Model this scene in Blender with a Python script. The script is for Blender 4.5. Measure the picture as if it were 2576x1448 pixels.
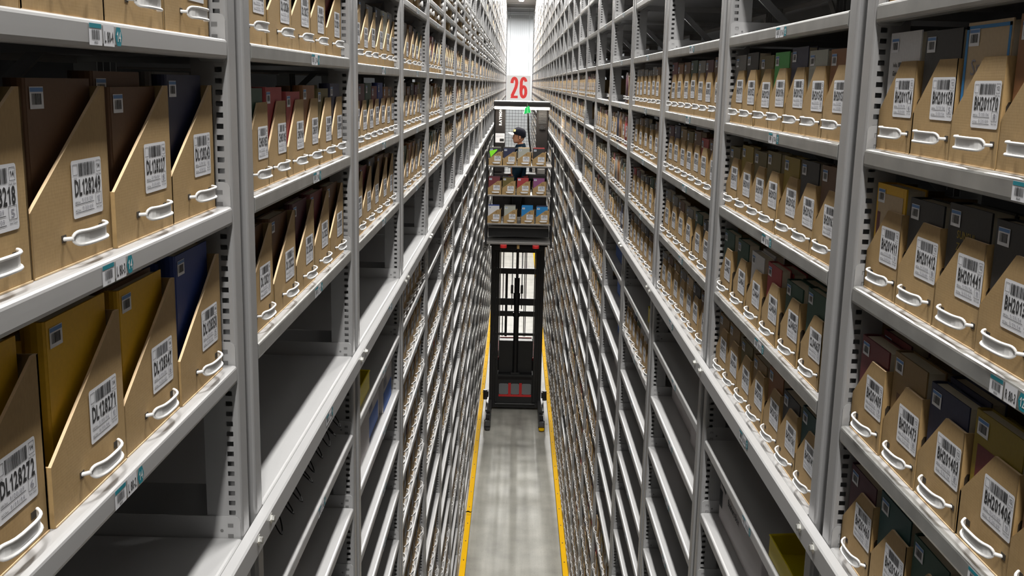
import bpy, bmesh, math, random
import numpy as np
from mathutils import Matrix, Vector

scene = bpy.context.scene
for o in list(bpy.data.objects):
    bpy.data.objects.remove(o, do_unlink=True)
COL = scene.collection
RN = random.Random(26)
PI = math.pi

# ------------------------------------------------------------------ camera
EYE = 5.333                       # eye height above the floor
cam_d = bpy.data.cameras.new('camera')
cam_d.sensor_width = 36.0
cam_d.lens = 2601.4 * 36.0 / 2576.0
cam_d.clip_start = 0.05
cam_d.clip_end = 200
cam = bpy.data.objects.new('camera', cam_d)
COL.objects.link(cam)
scene.camera = cam
_F = Vector((-0.000909, 0.980978, -0.194116)).normalized()
_R = Vector((0.999745, 0.005270, 0.021952)).normalized()
_U = _R.cross(_F).normalized()
_R = _F.cross(_U)
cam.matrix_world = Matrix(((_R.x, _U.x, -_F.x, 0), (_R.y, _U.y, -_F.y, 0), (_R.z, _U.z, -_F.z, EYE), (0, 0, 0, 1)))

# ------------------------------------------------------------------ world and exposure
w = bpy.data.worlds.new('world')
scene.world = w
w.use_nodes = True
w.node_tree.nodes['Background'].inputs[0].default_value = (0.75, 0.8, 0.85, 1)
w.node_tree.nodes['Background'].inputs[1].default_value = 0.0
vs = scene.view_settings
vs.view_transform = 'Standard'
vs.look = 'None'
vs.gamma = 1.0
vs.use_curve_mapping = False
vs.exposure = 0.0

# aisle lamps (their fixtures are built with the ceiling further down)
LAMP_X, LAMP_Z = 0.08, EYE + 3.30
LAMP_YS = [-5.0, -1.0, 3.0, 7.0, 11.0, 15.0, 19.0, 23.0, 27.0, 31.0, 35.0, 39.0, 43.0]
LAMP_W = 235
for i, y in enumerate(LAMP_YS):
    ld = bpy.data.lights.new('aisle_lamp_light', 'AREA')
    ld.shape = 'RECTANGLE'
    ld.size, ld.size_y = 0.18, 1.2
    ld.energy = LAMP_W * (3.0 if y > 42 else 1.5 if y > 30 else 0.88 if y < 9 else 1.0)
    ld.color = (1.0, 0.975, 0.93)
    lo = bpy.data.objects.new('aisle_lamp_light', ld)
    lo.location = (LAMP_X, y, LAMP_Z - 0.06)
    COL.objects.link(lo)
for x in (-2.0, 2.15):  # unseen lamps added behind the racks to wash the far wall
    ld = bpy.data.lights.new('wall_wash_light', 'AREA')
    ld.shape = 'RECTANGLE'; ld.size, ld.size_y = 1.2, 0.18; ld.energy = 250; ld.color = (0.97, 0.985, 1.0)
    lo = bpy.data.objects.new('wall_wash_light', ld); lo.location = (x, 51.8, LAMP_Z - 0.06); COL.objects.link(lo)
# weak fill light added above the camera, no such lamp in view
ld = bpy.data.lights.new('camera_fill_light', 'AREA')
ld.shape = 'RECTANGLE'
ld.size, ld.size_y = 0.8, 0.12
ld.energy = 3
ld.color = (1.0, 0.97, 0.92)
lo = bpy.data.objects.new('camera_fill_light', ld)
lo.location = (0.05, -0.35, EYE + 1.0)
lo.rotation_euler = (math.radians(38), 0, 0)
COL.objects.link(lo)

# ------------------------------------------------------------------ materials
def new_mat(name):
    m = bpy.data.materials.new(name)
    m.use_nodes = True
    return m, m.node_tree.nodes, m.node_tree.links, m.node_tree.nodes['Principled BSDF']

def mat(name, col, rough=0.5, metal=0.0, var=0.0, scale=8.0, bump=0.0, emit=0.0, spec=0.5, stretch=(1, 1, 1)):
    m, n, l, b = new_mat(name)
    b.inputs['Base Color'].default_value = (*col, 1)
    b.inputs['Roughness'].default_value = rough
    b.inputs['Metallic'].default_value = metal
    b.inputs['Specular IOR Level'].default_value = spec
    if emit:
        b.inputs['Emission Color'].default_value = (*col, 1)
        b.inputs['Emission Strength'].default_value = emit
    if var or bump:
        tc = n.new('ShaderNodeTexCoord')
        mp = n.new('ShaderNodeMapping')
        mp.inputs['Scale'].default_value = stretch
        nz = n.new('ShaderNodeTexNoise')
        nz.inputs['Scale'].default_value = scale
        nz.inputs['Detail'].default_value = 5
        l.new(tc.outputs['Object'], mp.inputs[0])
        l.new(mp.outputs[0], nz.inputs['Vector'])
        if var:
            mx = n.new('ShaderNodeMix')
            mx.data_type = 'RGBA'
            mx.inputs['A'].default_value = (*[c * (1 - var) for c in col], 1)
            mx.inputs['B'].default_value = (*[min(1, c * (1 + var)) for c in col], 1)
            l.new(nz.outputs['Fac'], mx.inputs['Factor'])
            l.new(mx.outputs['Result'], b.inputs['Base Color'])
        if bump:
            bp = n.new('ShaderNodeBump')
            bp.inputs['Strength'].default_value = bump
            bp.inputs['Distance'].default_value = 0.002
            l.new(nz.outputs['Fac'], bp.inputs['Height'])
            l.new(bp.outputs[0], b.inputs['Normal'])
    return m

M = {}
M['paint'] = mat('grey_rack_paint', (0.37, 0.37, 0.375), 0.34, 0.0, 0.04, 9, 0.0)
M['post'] = mat('grey_upright_paint', (0.34, 0.34, 0.345), 0.24, 0.15, 0.06, 6, 0.0, spec=0.6, stretch=(1, 1, 0.2))
M['worn'] = mat('worn_galvanised_steel', (0.33, 0.33, 0.32), 0.30, 0.45, 0.40, 11, 0.1)
M['kraft_in'] = mat('kraft_inside', (0.36, 0.22, 0.085), 0.85)
M['kraft_edge'] = mat('kraft_cut_edge', (0.60, 0.44, 0.27), 0.85, var=0.15, scale=300)
M['pencil'] = mat('brown_pencil', (0.13, 0.07, 0.03), 0.7)
M['darkred'] = mat('dark_red_webbing', (0.12, 0.012, 0.010), 0.8)
M['slot'] = mat('painted_slot_shade', (0.03, 0.02, 0.01), 0.9)  # stands in for the shade inside slots that are not cut
M['white_plastic'] = mat('white_plastic', (0.74, 0.74, 0.74), 0.4)
M['paper'] = mat('label_paper', (0.66, 0.67, 0.71), 0.55)
M['ink'] = mat('black_ink', (0.012, 0.012, 0.014), 0.6)
M['grey_ink'] = mat('grey_ink', (0.22, 0.22, 0.26), 0.7)
M['sign_white'] = mat('white_sign_board', (0.9, 0.9, 0.9), 0.5)
M['recess_shade'] = mat('painted_recess_shade', (0.15, 0.15, 0.15), 0.5)  # shade of bracket recesses put into a darker grey
M['teal'] = mat('teal_sticker', (0.0, 0.20, 0.26), 0.5)
M['red_ink'] = mat('red_sign_ink', (0.85, 0.025, 0.02), 0.5)
M['pages'] = mat('book_pages', (0.62, 0.55, 0.42), 0.9, var=0.15, scale=60, stretch=(1, 20, 1))
M['blue_ink'] = mat('blue_sticker_band', (0.08, 0.2, 0.45), 0.5)
M['black'] = mat('black_painted_steel', (0.012, 0.012, 0.013), 0.42, 0.0, 0.3, 5)
M['black_dull'] = mat('black_rubber', (0.008, 0.008, 0.008), 0.8, spec=0.12)
M['charcoal'] = mat('charcoal_panel', (0.014, 0.012, 0.012), 0.55, spec=0.25)
M['cartgrey'] = mat('worn_cart_steel', (0.30, 0.29, 0.28), 0.35, 0.6, 0.2, 10)
M['darksteel'] = mat('dark_steel', (0.10, 0.10, 0.10), 0.3, 0.6)
M['chrome'] = mat('zinc_bolt', (0.75, 0.75, 0.72), 0.22, 0.9)
M['red'] = mat('red_paint', (0.62, 0.03, 0.03), 0.4)
M['yellow_rail'] = mat('yellow_rail_paint', (0.80, 0.46, 0.0), 0.7, 0, 0.06, 3, spec=0.15)
M['yellow'] = mat('yellow_bin', (0.72, 0.58, 0.0), 0.4)
M['lime'] = mat('lime_paper', (0.25, 0.85, 0.02), 0.6)
M['green'] = mat('green_plastic', (0.0, 0.42, 0.08), 0.4)
M['carton'] = mat('pale_carton', (0.52, 0.49, 0.49), 0.7, 0, 0.06, 4)
M['cartonblue'] = mat('blue_carton_print', (0.02, 0.10, 0.40), 0.6)
M['cream'] = mat('cream_wrap', (0.7, 0.62, 0.28), 0.7)
M['tan'] = mat('tan_block', (0.55, 0.36, 0.14), 0.7)
M['skin'] = mat('skin', (0.42, 0.20, 0.12), 0.5, 0, 0.1, 14)
M['hair'] = mat('dark_hair', (0.02, 0.015, 0.012), 0.8)
M['navy'] = mat('navy_cap_cloth', (0.005, 0.006, 0.012), 0.8, 0, 0.2, 60, spec=0.1)
M['polo'] = mat('teal_polo_cloth', (0.0025, 0.011, 0.020), 0.85, 0, 0.2, 40, spec=0.1)
M['vest'] = mat('brown_grey_harness', (0.03, 0.026, 0.028), 0.8)
M['trousers'] = mat('dark_trousers', (0.02, 0.022, 0.03), 0.85)
M['screen'] = mat('clear_guard_wire', (0.05, 0.05, 0.05), 0.4, 0.5)
M['glow'] = mat('lamp_tube_glow', (1.0, 0.96, 0.9), 0.5, emit=14.0)
M['glow2'] = mat('guard_light_glow', (1.0, 0.90, 0.76), 0.5, emit=7.0)
M['wrap'] = mat('clear_plastic_sleeve', (0.30, 0.28, 0.27), 0.15, 0, 0.5, 30)

def kraft():
    m, n, l, b = new_mat('kraft_cardboard')
    tc = n.new('ShaderNodeTexCoord'); mp = n.new('ShaderNodeMapping')
    mp.inputs['Scale'].default_value = (1.0, 1.0, 0.35)
    oi = n.new('ShaderNodeObjectInfo')
    nz = n.new('ShaderNodeTexNoise'); nz.inputs['Scale'].default_value = 260; nz.inputs['Detail'].default_value = 3
    nz2 = n.new('ShaderNodeTexNoise'); nz2.inputs['Scale'].default_value = 9; nz2.inputs['Detail'].default_value = 3
    wv = n.new('ShaderNodeTexWave'); wv.inputs['Scale'].default_value = 75; wv.bands_direction = 'Z'
    wv.inputs['Distortion'].default_value = 1.2
    l.new(tc.outputs['Object'], mp.inputs[0]); l.new(mp.outputs[0], nz.inputs['Vector'])
    l.new(tc.outputs['Object'], nz2.inputs['Vector']); l.new(tc.outputs['Object'], wv.inputs['Vector'])
    mx = n.new('ShaderNodeMix'); mx.data_type = 'RGBA'
    mx.inputs['A'].default_value = (0.235, 0.148, 0.060, 1); mx.inputs['B'].default_value = (0.405, 0.272, 0.118, 1)
    ad = n.new('ShaderNodeMath'); ad.operation = 'MULTIPLY_ADD'
    l.new(nz.outputs['Fac'], ad.inputs[0]); ad.inputs[1].default_value = 0.7
    a2 = n.new('ShaderNodeMath'); a2.operation = 'MULTIPLY'; l.new(nz2.outputs['Fac'], a2.inputs[0]); a2.inputs[1].default_value = 0.5
    l.new(a2.outputs[0], ad.inputs[2])
    a3 = n.new('ShaderNodeMath'); a3.operation = 'MULTIPLY_ADD'; l.new(oi.outputs['Random'], a3.inputs[0]); a3.inputs[1].default_value = 0.22
    l.new(ad.outputs[0], a3.inputs[2])
    a4 = n.new('ShaderNodeMath'); a4.operation = 'SUBTRACT'; l.new(a3.outputs[0], a4.inputs[0]); a4.inputs[1].default_value = 0.16
    l.new(a4.outputs[0], mx.inputs['Factor']); l.new(mx.outputs['Result'], b.inputs['Base Color'])
    b.inputs['Roughness'].default_value = 0.7
    bp = n.new('ShaderNodeBump'); bp.inputs['Strength'].default_value = 0.06; bp.inputs['Distance'].default_value = 0.0003
    l.new(wv.outputs['Fac'], bp.inputs['Height']); l.new(bp.outputs[0], b.inputs['Normal'])
    return m
M['kraft'] = kraft()

def floor_mat():
    m, n, l, b = new_mat('polished_concrete')
    tc = n.new('ShaderNodeTexCoord')
    mp = n.new('ShaderNodeMapping'); mp.inputs['Scale'].default_value = (5.0, 0.25, 1)
    n1 = n.new('ShaderNodeTexNoise'); n1.inputs['Scale'].default_value = 1.6; n1.inputs['Detail'].default_value = 4
    n2 = n.new('ShaderNodeTexNoise'); n2.inputs['Scale'].default_value = 3.2; n2.inputs['Detail'].default_value = 8
    n3 = n.new('ShaderNodeTexNoise'); n3.inputs['Scale'].default_value = 70; n3.inputs['Detail'].default_value = 2
    l.new(tc.outputs['Object'], mp.inputs[0]); l.new(mp.outputs[0], n1.inputs['Vector'])
    l.new(tc.outputs['Object'], n2.inputs['Vector']); l.new(tc.outputs['Object'], n3.inputs['Vector'])
    av = n.new('ShaderNodeMath'); av.operation = 'ADD'; l.new(n1.outputs['Fac'], av.inputs[0]); l.new(n2.outputs['Fac'], av.inputs[1])
    cr = n.new('ShaderNodeValToRGB')
    cr.color_ramp.elements[0].position = 0.30; cr.color_ramp.elements[0].color = (0.24, 0.235, 0.21, 1)
    cr.color_ramp.elements[1].position = 0.72; cr.color_ramp.elements[1].color = (0.50, 0.49, 0.44, 1)
    hf = n.new('ShaderNodeMath'); hf.operation = 'MULTIPLY'; hf.inputs[1].default_value = 0.5
    l.new(av.outputs[0], hf.inputs[0]); l.new(hf.outputs[0], cr.inputs[0])
    sp = n.new('ShaderNodeMath'); sp.operation = 'GREATER_THAN'; sp.inputs[1].default_value = 0.66; l.new(n3.outputs['Fac'], sp.inputs[0])
    mk = n.new('ShaderNodeMath'); mk.operation = 'MULTIPLY'; mk.inputs[1].default_value = 0.45; l.new(sp.outputs[0], mk.inputs[0])
    mx = n.new('ShaderNodeMix'); mx.data_type = 'RGBA'; l.new(mk.outputs[0], mx.inputs['Factor'])
    l.new(cr.outputs['Color'], mx.inputs['A']); mx.inputs['B'].default_value = (0.12, 0.11, 0.10, 1)
    l.new(mx.outputs['Result'], b.inputs['Base Color'])
    b.inputs['Roughness'].default_value = 0.42
    return m
M['floor'] = floor_mat()

def wall_mat():
    m, n, l, b = new_mat('white_ribbed_panel')
    tc = n.new('ShaderNodeTexCoord')
    wv = n.new('ShaderNodeTexWave'); wv.bands_direction = 'X'; wv.inputs['Scale'].default_value = 3.2
    l.new(tc.outputs['Object'], wv.inputs['Vector'])
    mx = n.new('ShaderNodeMix'); mx.data_type = 'RGBA'; l.new(wv.outputs['Fac'], mx.inputs['Factor'])
    mx.inputs['A'].default_value = (0.74, 0.75, 0.75, 1); mx.inputs['B'].default_value = (0.82, 0.83, 0.83, 1)
    l.new(mx.outputs['Result'], b.inputs['Base Color']); b.inputs['Roughness'].default_value = 0.5
    return m
M['wall'] = wall_mat()
M['deck'] = mat('dark_roof_deck', (0.10, 0.11, 0.12), 0.6)
M['dullwall'] = mat('dull_store_wall', (0.05, 0.05, 0.05), 0.8)
M['beamwhite'] = mat('white_roof_beam', (0.75, 0.76, 0.76), 0.5)

BOOKCOL = [('brown', (0.105, 0.048, 0.020)), ('dark red', (0.13, 0.022, 0.028)), ('navy', (0.018, 0.022, 0.06)),
           ('dark green', (0.012, 0.055, 0.035)), ('tan', (0.22, 0.14, 0.055)), ('black', (0.02, 0.02, 0.022)),
           ('grey', (0.16, 0.155, 0.15)), ('olive', (0.11, 0.085, 0.02)), ('yellow', (0.62, 0.36, 0.012)),
           ('bright green', (0.06, 0.36, 0.08)), ('red', (0.30, 0.03, 0.035)), ('white', (0.55, 0.55, 0.57)),
           ('blue', (0.02, 0.045, 0.20)), ('purple', (0.20, 0.06, 0.16)), ('bright blue', (0.01, 0.17, 0.42)),
           ('maroon', (0.07, 0.018, 0.03)), ('orange brown', (0.22, 0.09, 0.03)), ('beige', (0.42, 0.32, 0.20)),
           ('pale grey', (0.33, 0.34, 0.30)), ('mustard', (0.24, 0.17, 0.015)), ('teal', (0.008, 0.055, 0.055))]
BK = {}
for nm, c in BOOKCOL:
    BK[nm] = mat('book_cloth_' + nm.replace(' ', '_'), c, 0.55, 0, 0.12, 120, 0.1)

# ------------------------------------------------------------------ mesh builder
class MB:
    def __init__(s):
        s.v = []; s.f = []; s.m = []; s.mats = []; s.sm = []
    def mi(s, m):
        m = M[m] if isinstance(m, str) else m
        if m not in s.mats: s.mats.append(m)
        return s.mats.index(m)
    def face(s, pts, m, smooth=False):
        b = len(s.v); s.v += [tuple(p) for p in pts]
        s.f.append(tuple(range(b, b + len(pts)))); s.m.append(s.mi(m)); s.sm.append(smooth)
    def idx(s, verts, faces, m, smooth=False):
        b = len(s.v); s.v += [tuple(p) for p in verts]; k = s.mi(m)
        for f in faces:
            s.f.append(tuple(i + b for i in f)); s.m.append(k); s.sm.append(smooth)
    def box(s, x0, x1, y0, y1, z0, z1, m):
        v = [(x0, y0, z0), (x1, y0, z0), (x1, y1, z0), (x0, y1, z0), (x0, y0, z1), (x1, y0, z1), (x1, y1, z1), (x0, y1, z1)]
        s.idx(v, [(0, 3, 2, 1), (4, 5, 6, 7), (0, 1, 5, 4), (1, 2, 6, 5), (2, 3, 7, 6), (3, 0, 4, 7)], m)
    def bbox(s, x0, x1, y0, y1, z0, z1, m, r=0.003):
        # box with chamfered vertical and horizontal edges
        bm = bmesh.new()
        bmesh.ops.create_cube(bm, size=1)
        for v in bm.verts:
            v.co = Vector(((x0 + x1) / 2 + v.co.x * (x1 - x0), (y0 + y1) / 2 + v.co.y * (y1 - y0), (z0 + z1) / 2 + v.co.z * (z1 - z0)))
        bmesh.ops.bevel(bm, geom=bm.edges[:], offset=r, segments=2, affect='EDGES', profile=0.7)
        s.bm(bm, m); bm.free()
    def bm(s, bm, m, smooth=False, T=None):
        bm.verts.ensure_lookup_table(); bm.verts.index_update()
        vs_ = [(T @ v.co) if T else v.co.copy() for v in bm.verts]
        s.idx(vs_, [tuple(v.index for v in f.verts) for f in bm.faces], m, smooth)
    def prism(s, poly, d0, d1, axis, m, edge=None):
        # poly in the two other axes (order x,z / x,y / y,z), extruded along axis
        def P(p, d):
            return {'y': (p[0], d, p[1]), 'z': (p[0], p[1], d), 'x': (d, p[0], p[1])}[axis]
        n = len(poly)
        s.face([P(p, d0) for p in poly], m); s.face([P(p, d1) for p in reversed(poly)], m)
        for i in range(n):
            a, b = poly[i], poly[(i + 1) % n]
            s.face([P(b, d0), P(a, d0), P(a, d1), P(b, d1)], edge or m)
    def tube(s, path, r, m, seg=8, closed=False, smooth=True, cap=True):
        path = [Vector(p) for p in path]; n = len(path); rings = []
        up = Vector((0, 0, 1))
        for i, p in enumerate(path):
            a = path[(i - 1) % n] if (i > 0 or closed) else p
            c = path[(i + 1) % n] if (i < n - 1 or closed) else p
            t = (c - a).normalized()
            u = t.cross(up)
            if u.length < 1e-3: u = t.cross(Vector((0, 1, 0)))
            u.normalize(); w_ = t.cross(u)
            rr = r[i] if isinstance(r, (list, tuple)) else r
            rings.append([p + (u * math.cos(2 * PI * k / seg) + w_ * math.sin(2 * PI * k / seg)) * rr for k in range(seg)])
        verts = [q for rg in rings for q in rg]; fs = []
        for i in range(n if closed else n - 1):
            j = (i + 1) % n
            for k in range(seg):
                k2 = (k + 1) % seg
                fs.append((i * seg + k, i * seg + k2, j * seg + k2, j * seg + k))
        s.idx(verts, fs, m, smooth)
        if cap and not closed:
            s.face(rings[0], m); s.face(list(reversed(rings[-1])), m)
    def cyl(s, c0, c1, r, m, seg=20, smooth=True):
        s.tube([c0, c1], r, m, seg, smooth=smooth)
    def rings(s, rings_, m, closed=True, caps=True, smooth=True):
        n = len(rings_[0]); verts = [p for r_ in rings_ for p in r_]; fs = []
        for i in range(len(rings_) - 1):
            for k in range(n if closed else n - 1):
                k2 = (k + 1) % n
                fs.append((i * n + k, i * n + k2, (i + 1) * n + k2, (i + 1) * n + k))
        s.idx(verts, fs, m, smooth)
        if caps:
            s.face(list(reversed(rings_[0])), m, smooth); s.face(rings_[-1], m, smooth)
    def mesh(s, name):
        me = bpy.data.meshes.new(name)
        me.from_pydata(s.v, [], s.f)
        for m in s.mats: me.materials.append(m)
        me.polygons.foreach_set('material_index', s.m)
        me.polygons.foreach_set('use_smooth', s.sm)
        me.update()
        return me

def link(name, me, parent=None, loc=(0, 0, 0), rz=0.0, **kw):
    o = bpy.data.objects.new(name, me)
    COL.objects.link(o)
    o.location = loc; o.rotation_euler = (0, 0, rz)
    if parent: o.parent = parent
    for k, v_ in kw.items(): o[k] = v_
    return o
def part(name, mb, parent, loc=(0, 0, 0), rz=0.0, **kw):
    me = mb.mesh(name) if isinstance(mb, MB) else mb
    return link(name, me, parent, loc, rz, **kw)
def thing(name, label, cat, loc=(0, 0, 0), rz=0.0, group=None, mb=None):
    me = None if mb is None else (mb.mesh(name) if isinstance(mb, MB) else mb)
    o = link(name, me, None, loc, rz)
    o['label'] = label; o['category'] = cat
    if group: o['group'] = group
    return o
def structure(name, mb):
    o = link(name, mb.mesh(name)); o['kind'] = 'structure'; return o

# ------------------------------------------------------------------ lettering
_gl = {}
BIGTEXT = [2]
def glyph(ch, bold):
    key = (ch, bold, BIGTEXT[0])
    if ch == '1' and key not in _gl:
        b_ = bold * 0.6
        _gl[key] = ([(0.19 - b_, 0), (0.31 + b_, 0), (0.31 + b_, 0.7), (0.22, 0.7), (0.13, 0.59), (0.0, 0.53), (0.0, 0.42 - b_), (0.19 - b_, 0.52 - b_)], [(0, 1, 2, 3, 4, 5, 6, 7)], 0.0, 0.31 + b_)
    if key not in _gl:
        cu = bpy.data.curves.new('t', 'FONT'); cu.body = ch; cu.size = 1.0; cu.resolution_u = BIGTEXT[0]
        cu.offset = bold
        ob = bpy.data.objects.new('t', cu); COL.objects.link(ob)
        dg = bpy.context.evaluated_depsgraph_get()
        me = bpy.data.meshes.new_from_object(ob.evaluated_get(dg))
        vs_ = [(v.co.x, v.co.y) for v in me.vertices]; fs = [tuple(p.vertices) for p in me.polygons]
        bpy.data.objects.remove(ob, do_unlink=True); bpy.data.meshes.remove(me); bpy.data.curves.remove(cu)
        xs = [p[0] for p in vs_] or [0, 0.3]
        _gl[key] = (vs_, fs, min(xs), max(xs))
    return _gl[key]
def text(mb, s_, x, z, w_, h, y, m, bold=0.02, flip=False, T=None, gap=0.09):
    # lettering in the local x/z plane at depth y, filling w_ x h, seen from -y
    adv = []; cur = 0
    for ch in s_:
        if ch == ' ': cur += 0.32; adv.append(None); continue
        g = glyph(ch, bold)
        if ch == '1':
            adv.append(cur + 0.02 - g[2]); cur += g[3] - g[2] + 0.10 + gap; continue
        adv.append(cur - g[2]); cur += g[3] - g[2] + gap
    cur -= gap
    sx, sz = w_ / max(cur, 0.01), h / 0.70
    for ch, a in zip(s_, adv):
        if a is None: continue
        g = glyph(ch, bold)
        vs_ = [(x + (px + a) * sx, y, z + pz * sz) for px, pz in g[0]]
        if T: vs_ = [tuple(T @ Vector(p)) for p in vs_]
        mb.idx(vs_, g[1], m)
def barcode(mb, x0, x1, z0, z1, y, rng, m='ink', n=22):
    x = x0; step = (x1 - x0) / n
    for i in range(n):
        wd = step * rng.choice([0.35, 0.5, 0.75])
        mb.face([(x, y, z0), (x + wd, y, z0), (x + wd, y, z1), (x, y, z1)], m); x += step
def rrect(x0, x1, z0, z1, r, n=3):
    out = []
    for cx, cz, a0 in ((x1 - r, z0 + r, -90), (x1 - r, z1 - r, 0), (x0 + r, z1 - r, 90), (x0 + r, z0 + r, 180)):
        for k in range(n + 1):
            a = math.radians(a0 + 90 * k / n); out.append((cx + r * math.cos(a), cz + r * math.sin(a)))
    return out
def frame_rect(mb, x0, x1, z0, z1, t, y, m):
    for a in ((x0, x1, z0, z0 + t), (x0, x1, z1 - t, z1), (x0, x0 + t, z0, z1), (x1 - t, x1, z0, z1)):
        mb.face([(a[0], y, a[2]), (a[1], y, a[2]), (a[1], y, a[3]), (a[0], y, a[3])], m)

# ------------------------------------------------------------------ setting-out numbers
AL, BR = 0.5268, 0.6803           # rack faces left and right of the camera axis
P = 1.4                           # bay pitch
Y0 = {'L': 1.925, 'R': 2.044}
WP = 0.162                        # paired uprights
NB = 35
def Z(z): return z + EYE
def bay_loc(side, k, z=0.0, x=0.0, y=0.0):
    """world position of a point in bay k: x along the shelf from its left end as seen from the aisle, y into the rack"""
    ya = Y0[side] + (k - 1) * P + WP
    yb = Y0[side] + k * P
    if side == 'L': return (-AL - y, ya + x, Z(z))
    return (BR + y, yb - x, Z(z))
ROT = {'L': PI / 2, 'R': -PI / 2}
SW = P - WP                       # clear shelf width 1.238
LOW_L = [-1.172, -1.436, -1.69, -1.94, -2.20, -2.475, -2.79, -3.11, -3.42, -3.735, -4.04, -4.35, -4.66, -4.97, -5.22]
LOW_R = [-1.205, -1.475, -1.735, -2.0, -2.27, -2.53, -2.80, -3.12, -3.43, -3.74, -4.05, -4.36, -4.67, -4.98, -5.22]
UP_L = {0: -0.90, 1: -0.5436, 2: -0.237, 3: 0.067}
UP_R = {0: -0.945, 1: -0.676, 2: -0.383, 3: -0.11, 4: 0.164}
BIG = [1.11, 1.42, 1.73, 2.04, 2.35, 2.66, 2.97, 3.2]
def levels(side, k):
    """shelf heights of a bay as (index, z); index 0 is the shelf at the bolted beam, negatives below"""
    if side == 'L':
        out = [(-i - 1, z) for i, z in enumerate(LOW_L)] + list(UP_L.items())
        if k >= 2:
            out = [(i, (z - 0.012 if i == 3 else z)) for i, z in out]
        up = ([0.375, 0.72] if k < 3 else [0.375, 0.485, 0.595, 0.70, 0.80]) + BIG
        out += [(4 + i, z) for i, z in enumerate(up)]
    else:
        out = [(-i - 1, z) for i, z in enumerate(LOW_R)] + list(UP_R.items())
        out += [(5 + i, z) for i, z in enumerate([0.47, 0.785] + BIG)]
    return out
ORD = ['first', 'second', 'third', 'fourth', 'fifth', 'sixth', 'seventh', 'eighth', 'ninth', 'tenth', 'eleventh', 'twelfth',
       'thirteenth', 'fourteenth', 'fifteenth', 'sixteenth', 'seventeenth', 'eighteenth', 'nineteenth', 'twentieth']
for tens in ('twenty', 'thirty'):
    ORD += [tens + '-' + u for u in ORD[:9]] + ({'twenty': ['thirtieth'], 'thirty': ['fortieth']}[tens])
SIDE = {'L': 'left', 'R': 'right'}
def lv_name(side, i):
    if i == 0: return 'shelf at the beam'
    return '%s shelf %s beam' % (ORD[abs(i) - 1], 'above' if i > 0 else 'below')
def where(side, k, i):
    return '%s rack %s bay, %s' % (SIDE[side], ORD[k], lv_name(side, i))

# ------------------------------------------------------------------ room
mb = MB(); mb.box(-7, 7, -9, 56, -0.1, 0, 'floor'); structure('floor', mb)
CEIL = EYE + 3.62
mb = MB(); mb.box(-7, 7, -9, 56, CEIL, CEIL + 0.1, 'deck'); structure('ceiling', mb)
mb = MB(); mb.box(-7, 7, 54.0, 54.15, 0, CEIL, 'wall'); structure('wall_back', mb)
mb = MB(); mb.box(-7, 7, -9.15, -9.0, 0, CEIL, 'dullwall'); structure('wall_front', mb)
mb = MB(); mb.box(-7.15, -7.0, -9, 54, 0, CEIL, 'dullwall'); structure('wall_left', mb)
mb = MB(); mb.box(7.0, 7.15, -9, 54, 0, CEIL, 'dullwall'); structure('wall_right', mb)
for i, y in enumerate((43.5, 46.5, 49.0, 52.2, 53.4)):
    mb = MB()
    z1 = CEIL - 0.02
    mb.box(-6.9, 6.9, y - 0.07, y + 0.07, z1 - 0.012, z1, 'beamwhite')
    mb.box(-6.9, 6.9, y - 0.006, y + 0.006, z1 - 0.20, z1, 'beamwhite')
    mb.box(-6.9, 6.9, y - 0.07, y + 0.07, z1 - 0.212, z1 - 0.20, 'beamwhite')
    structure('trim_%d' % (i + 1), mb)
# aisle lamps
body = MB(); body.prism([(-0.11, -0.0), (-0.07, 0.09), (0.07, 0.09), (0.11, 0.0)], -0.62, 0.62, 'y', 'beamwhite')
dif = MB(); dif.bbox(-0.085, 0.085, -0.6, 0.6, -0.03, 0.002, 'glow', 0.01)
bme, dme = body.mesh('housing'), dif.mesh('diffuser')
rod = MB(); rod.cyl((0, -0.4, 0.09), (0, -0.4, CEIL - LAMP_Z - 0.001), 0.006, 'darksteel', 8); rod.cyl((0, 0.4, 0.09), (0, 0.4, CEIL - LAMP_Z - 0.001), 0.006, 'darksteel', 8)
rme = rod.mesh('hanger')
for i, y in enumerate(LAMP_YS):
    if y < 40: lab = 'white aisle lamp hung under the roof, %s along the aisle' % ORD[i]
    else: lab = 'small bright white lamp under the roof just before the far wall'
    t = thing('ceiling_lamp', lab, 'lamp', (LAMP_X, y, LAMP_Z), group='lamps along the aisle ceiling')
    part('housing', bme, t); part('diffuser', dme, t); part('hanger', rme, t)

for x, lab in ((-2.0, 'left'), (2.15, 'right')):  # fixtures for the added wall-washing lamps, out of sight
    t = thing('ceiling_lamp', 'added lamp that brightens the far wall, hidden behind the %s rack' % lab, 'lamp', (x, 51.8, LAMP_Z), PI / 2, 'added lamps washing the far wall')
    part('housing', bme, t); part('diffuser', dme, t); part('hanger', rme, t)

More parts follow.
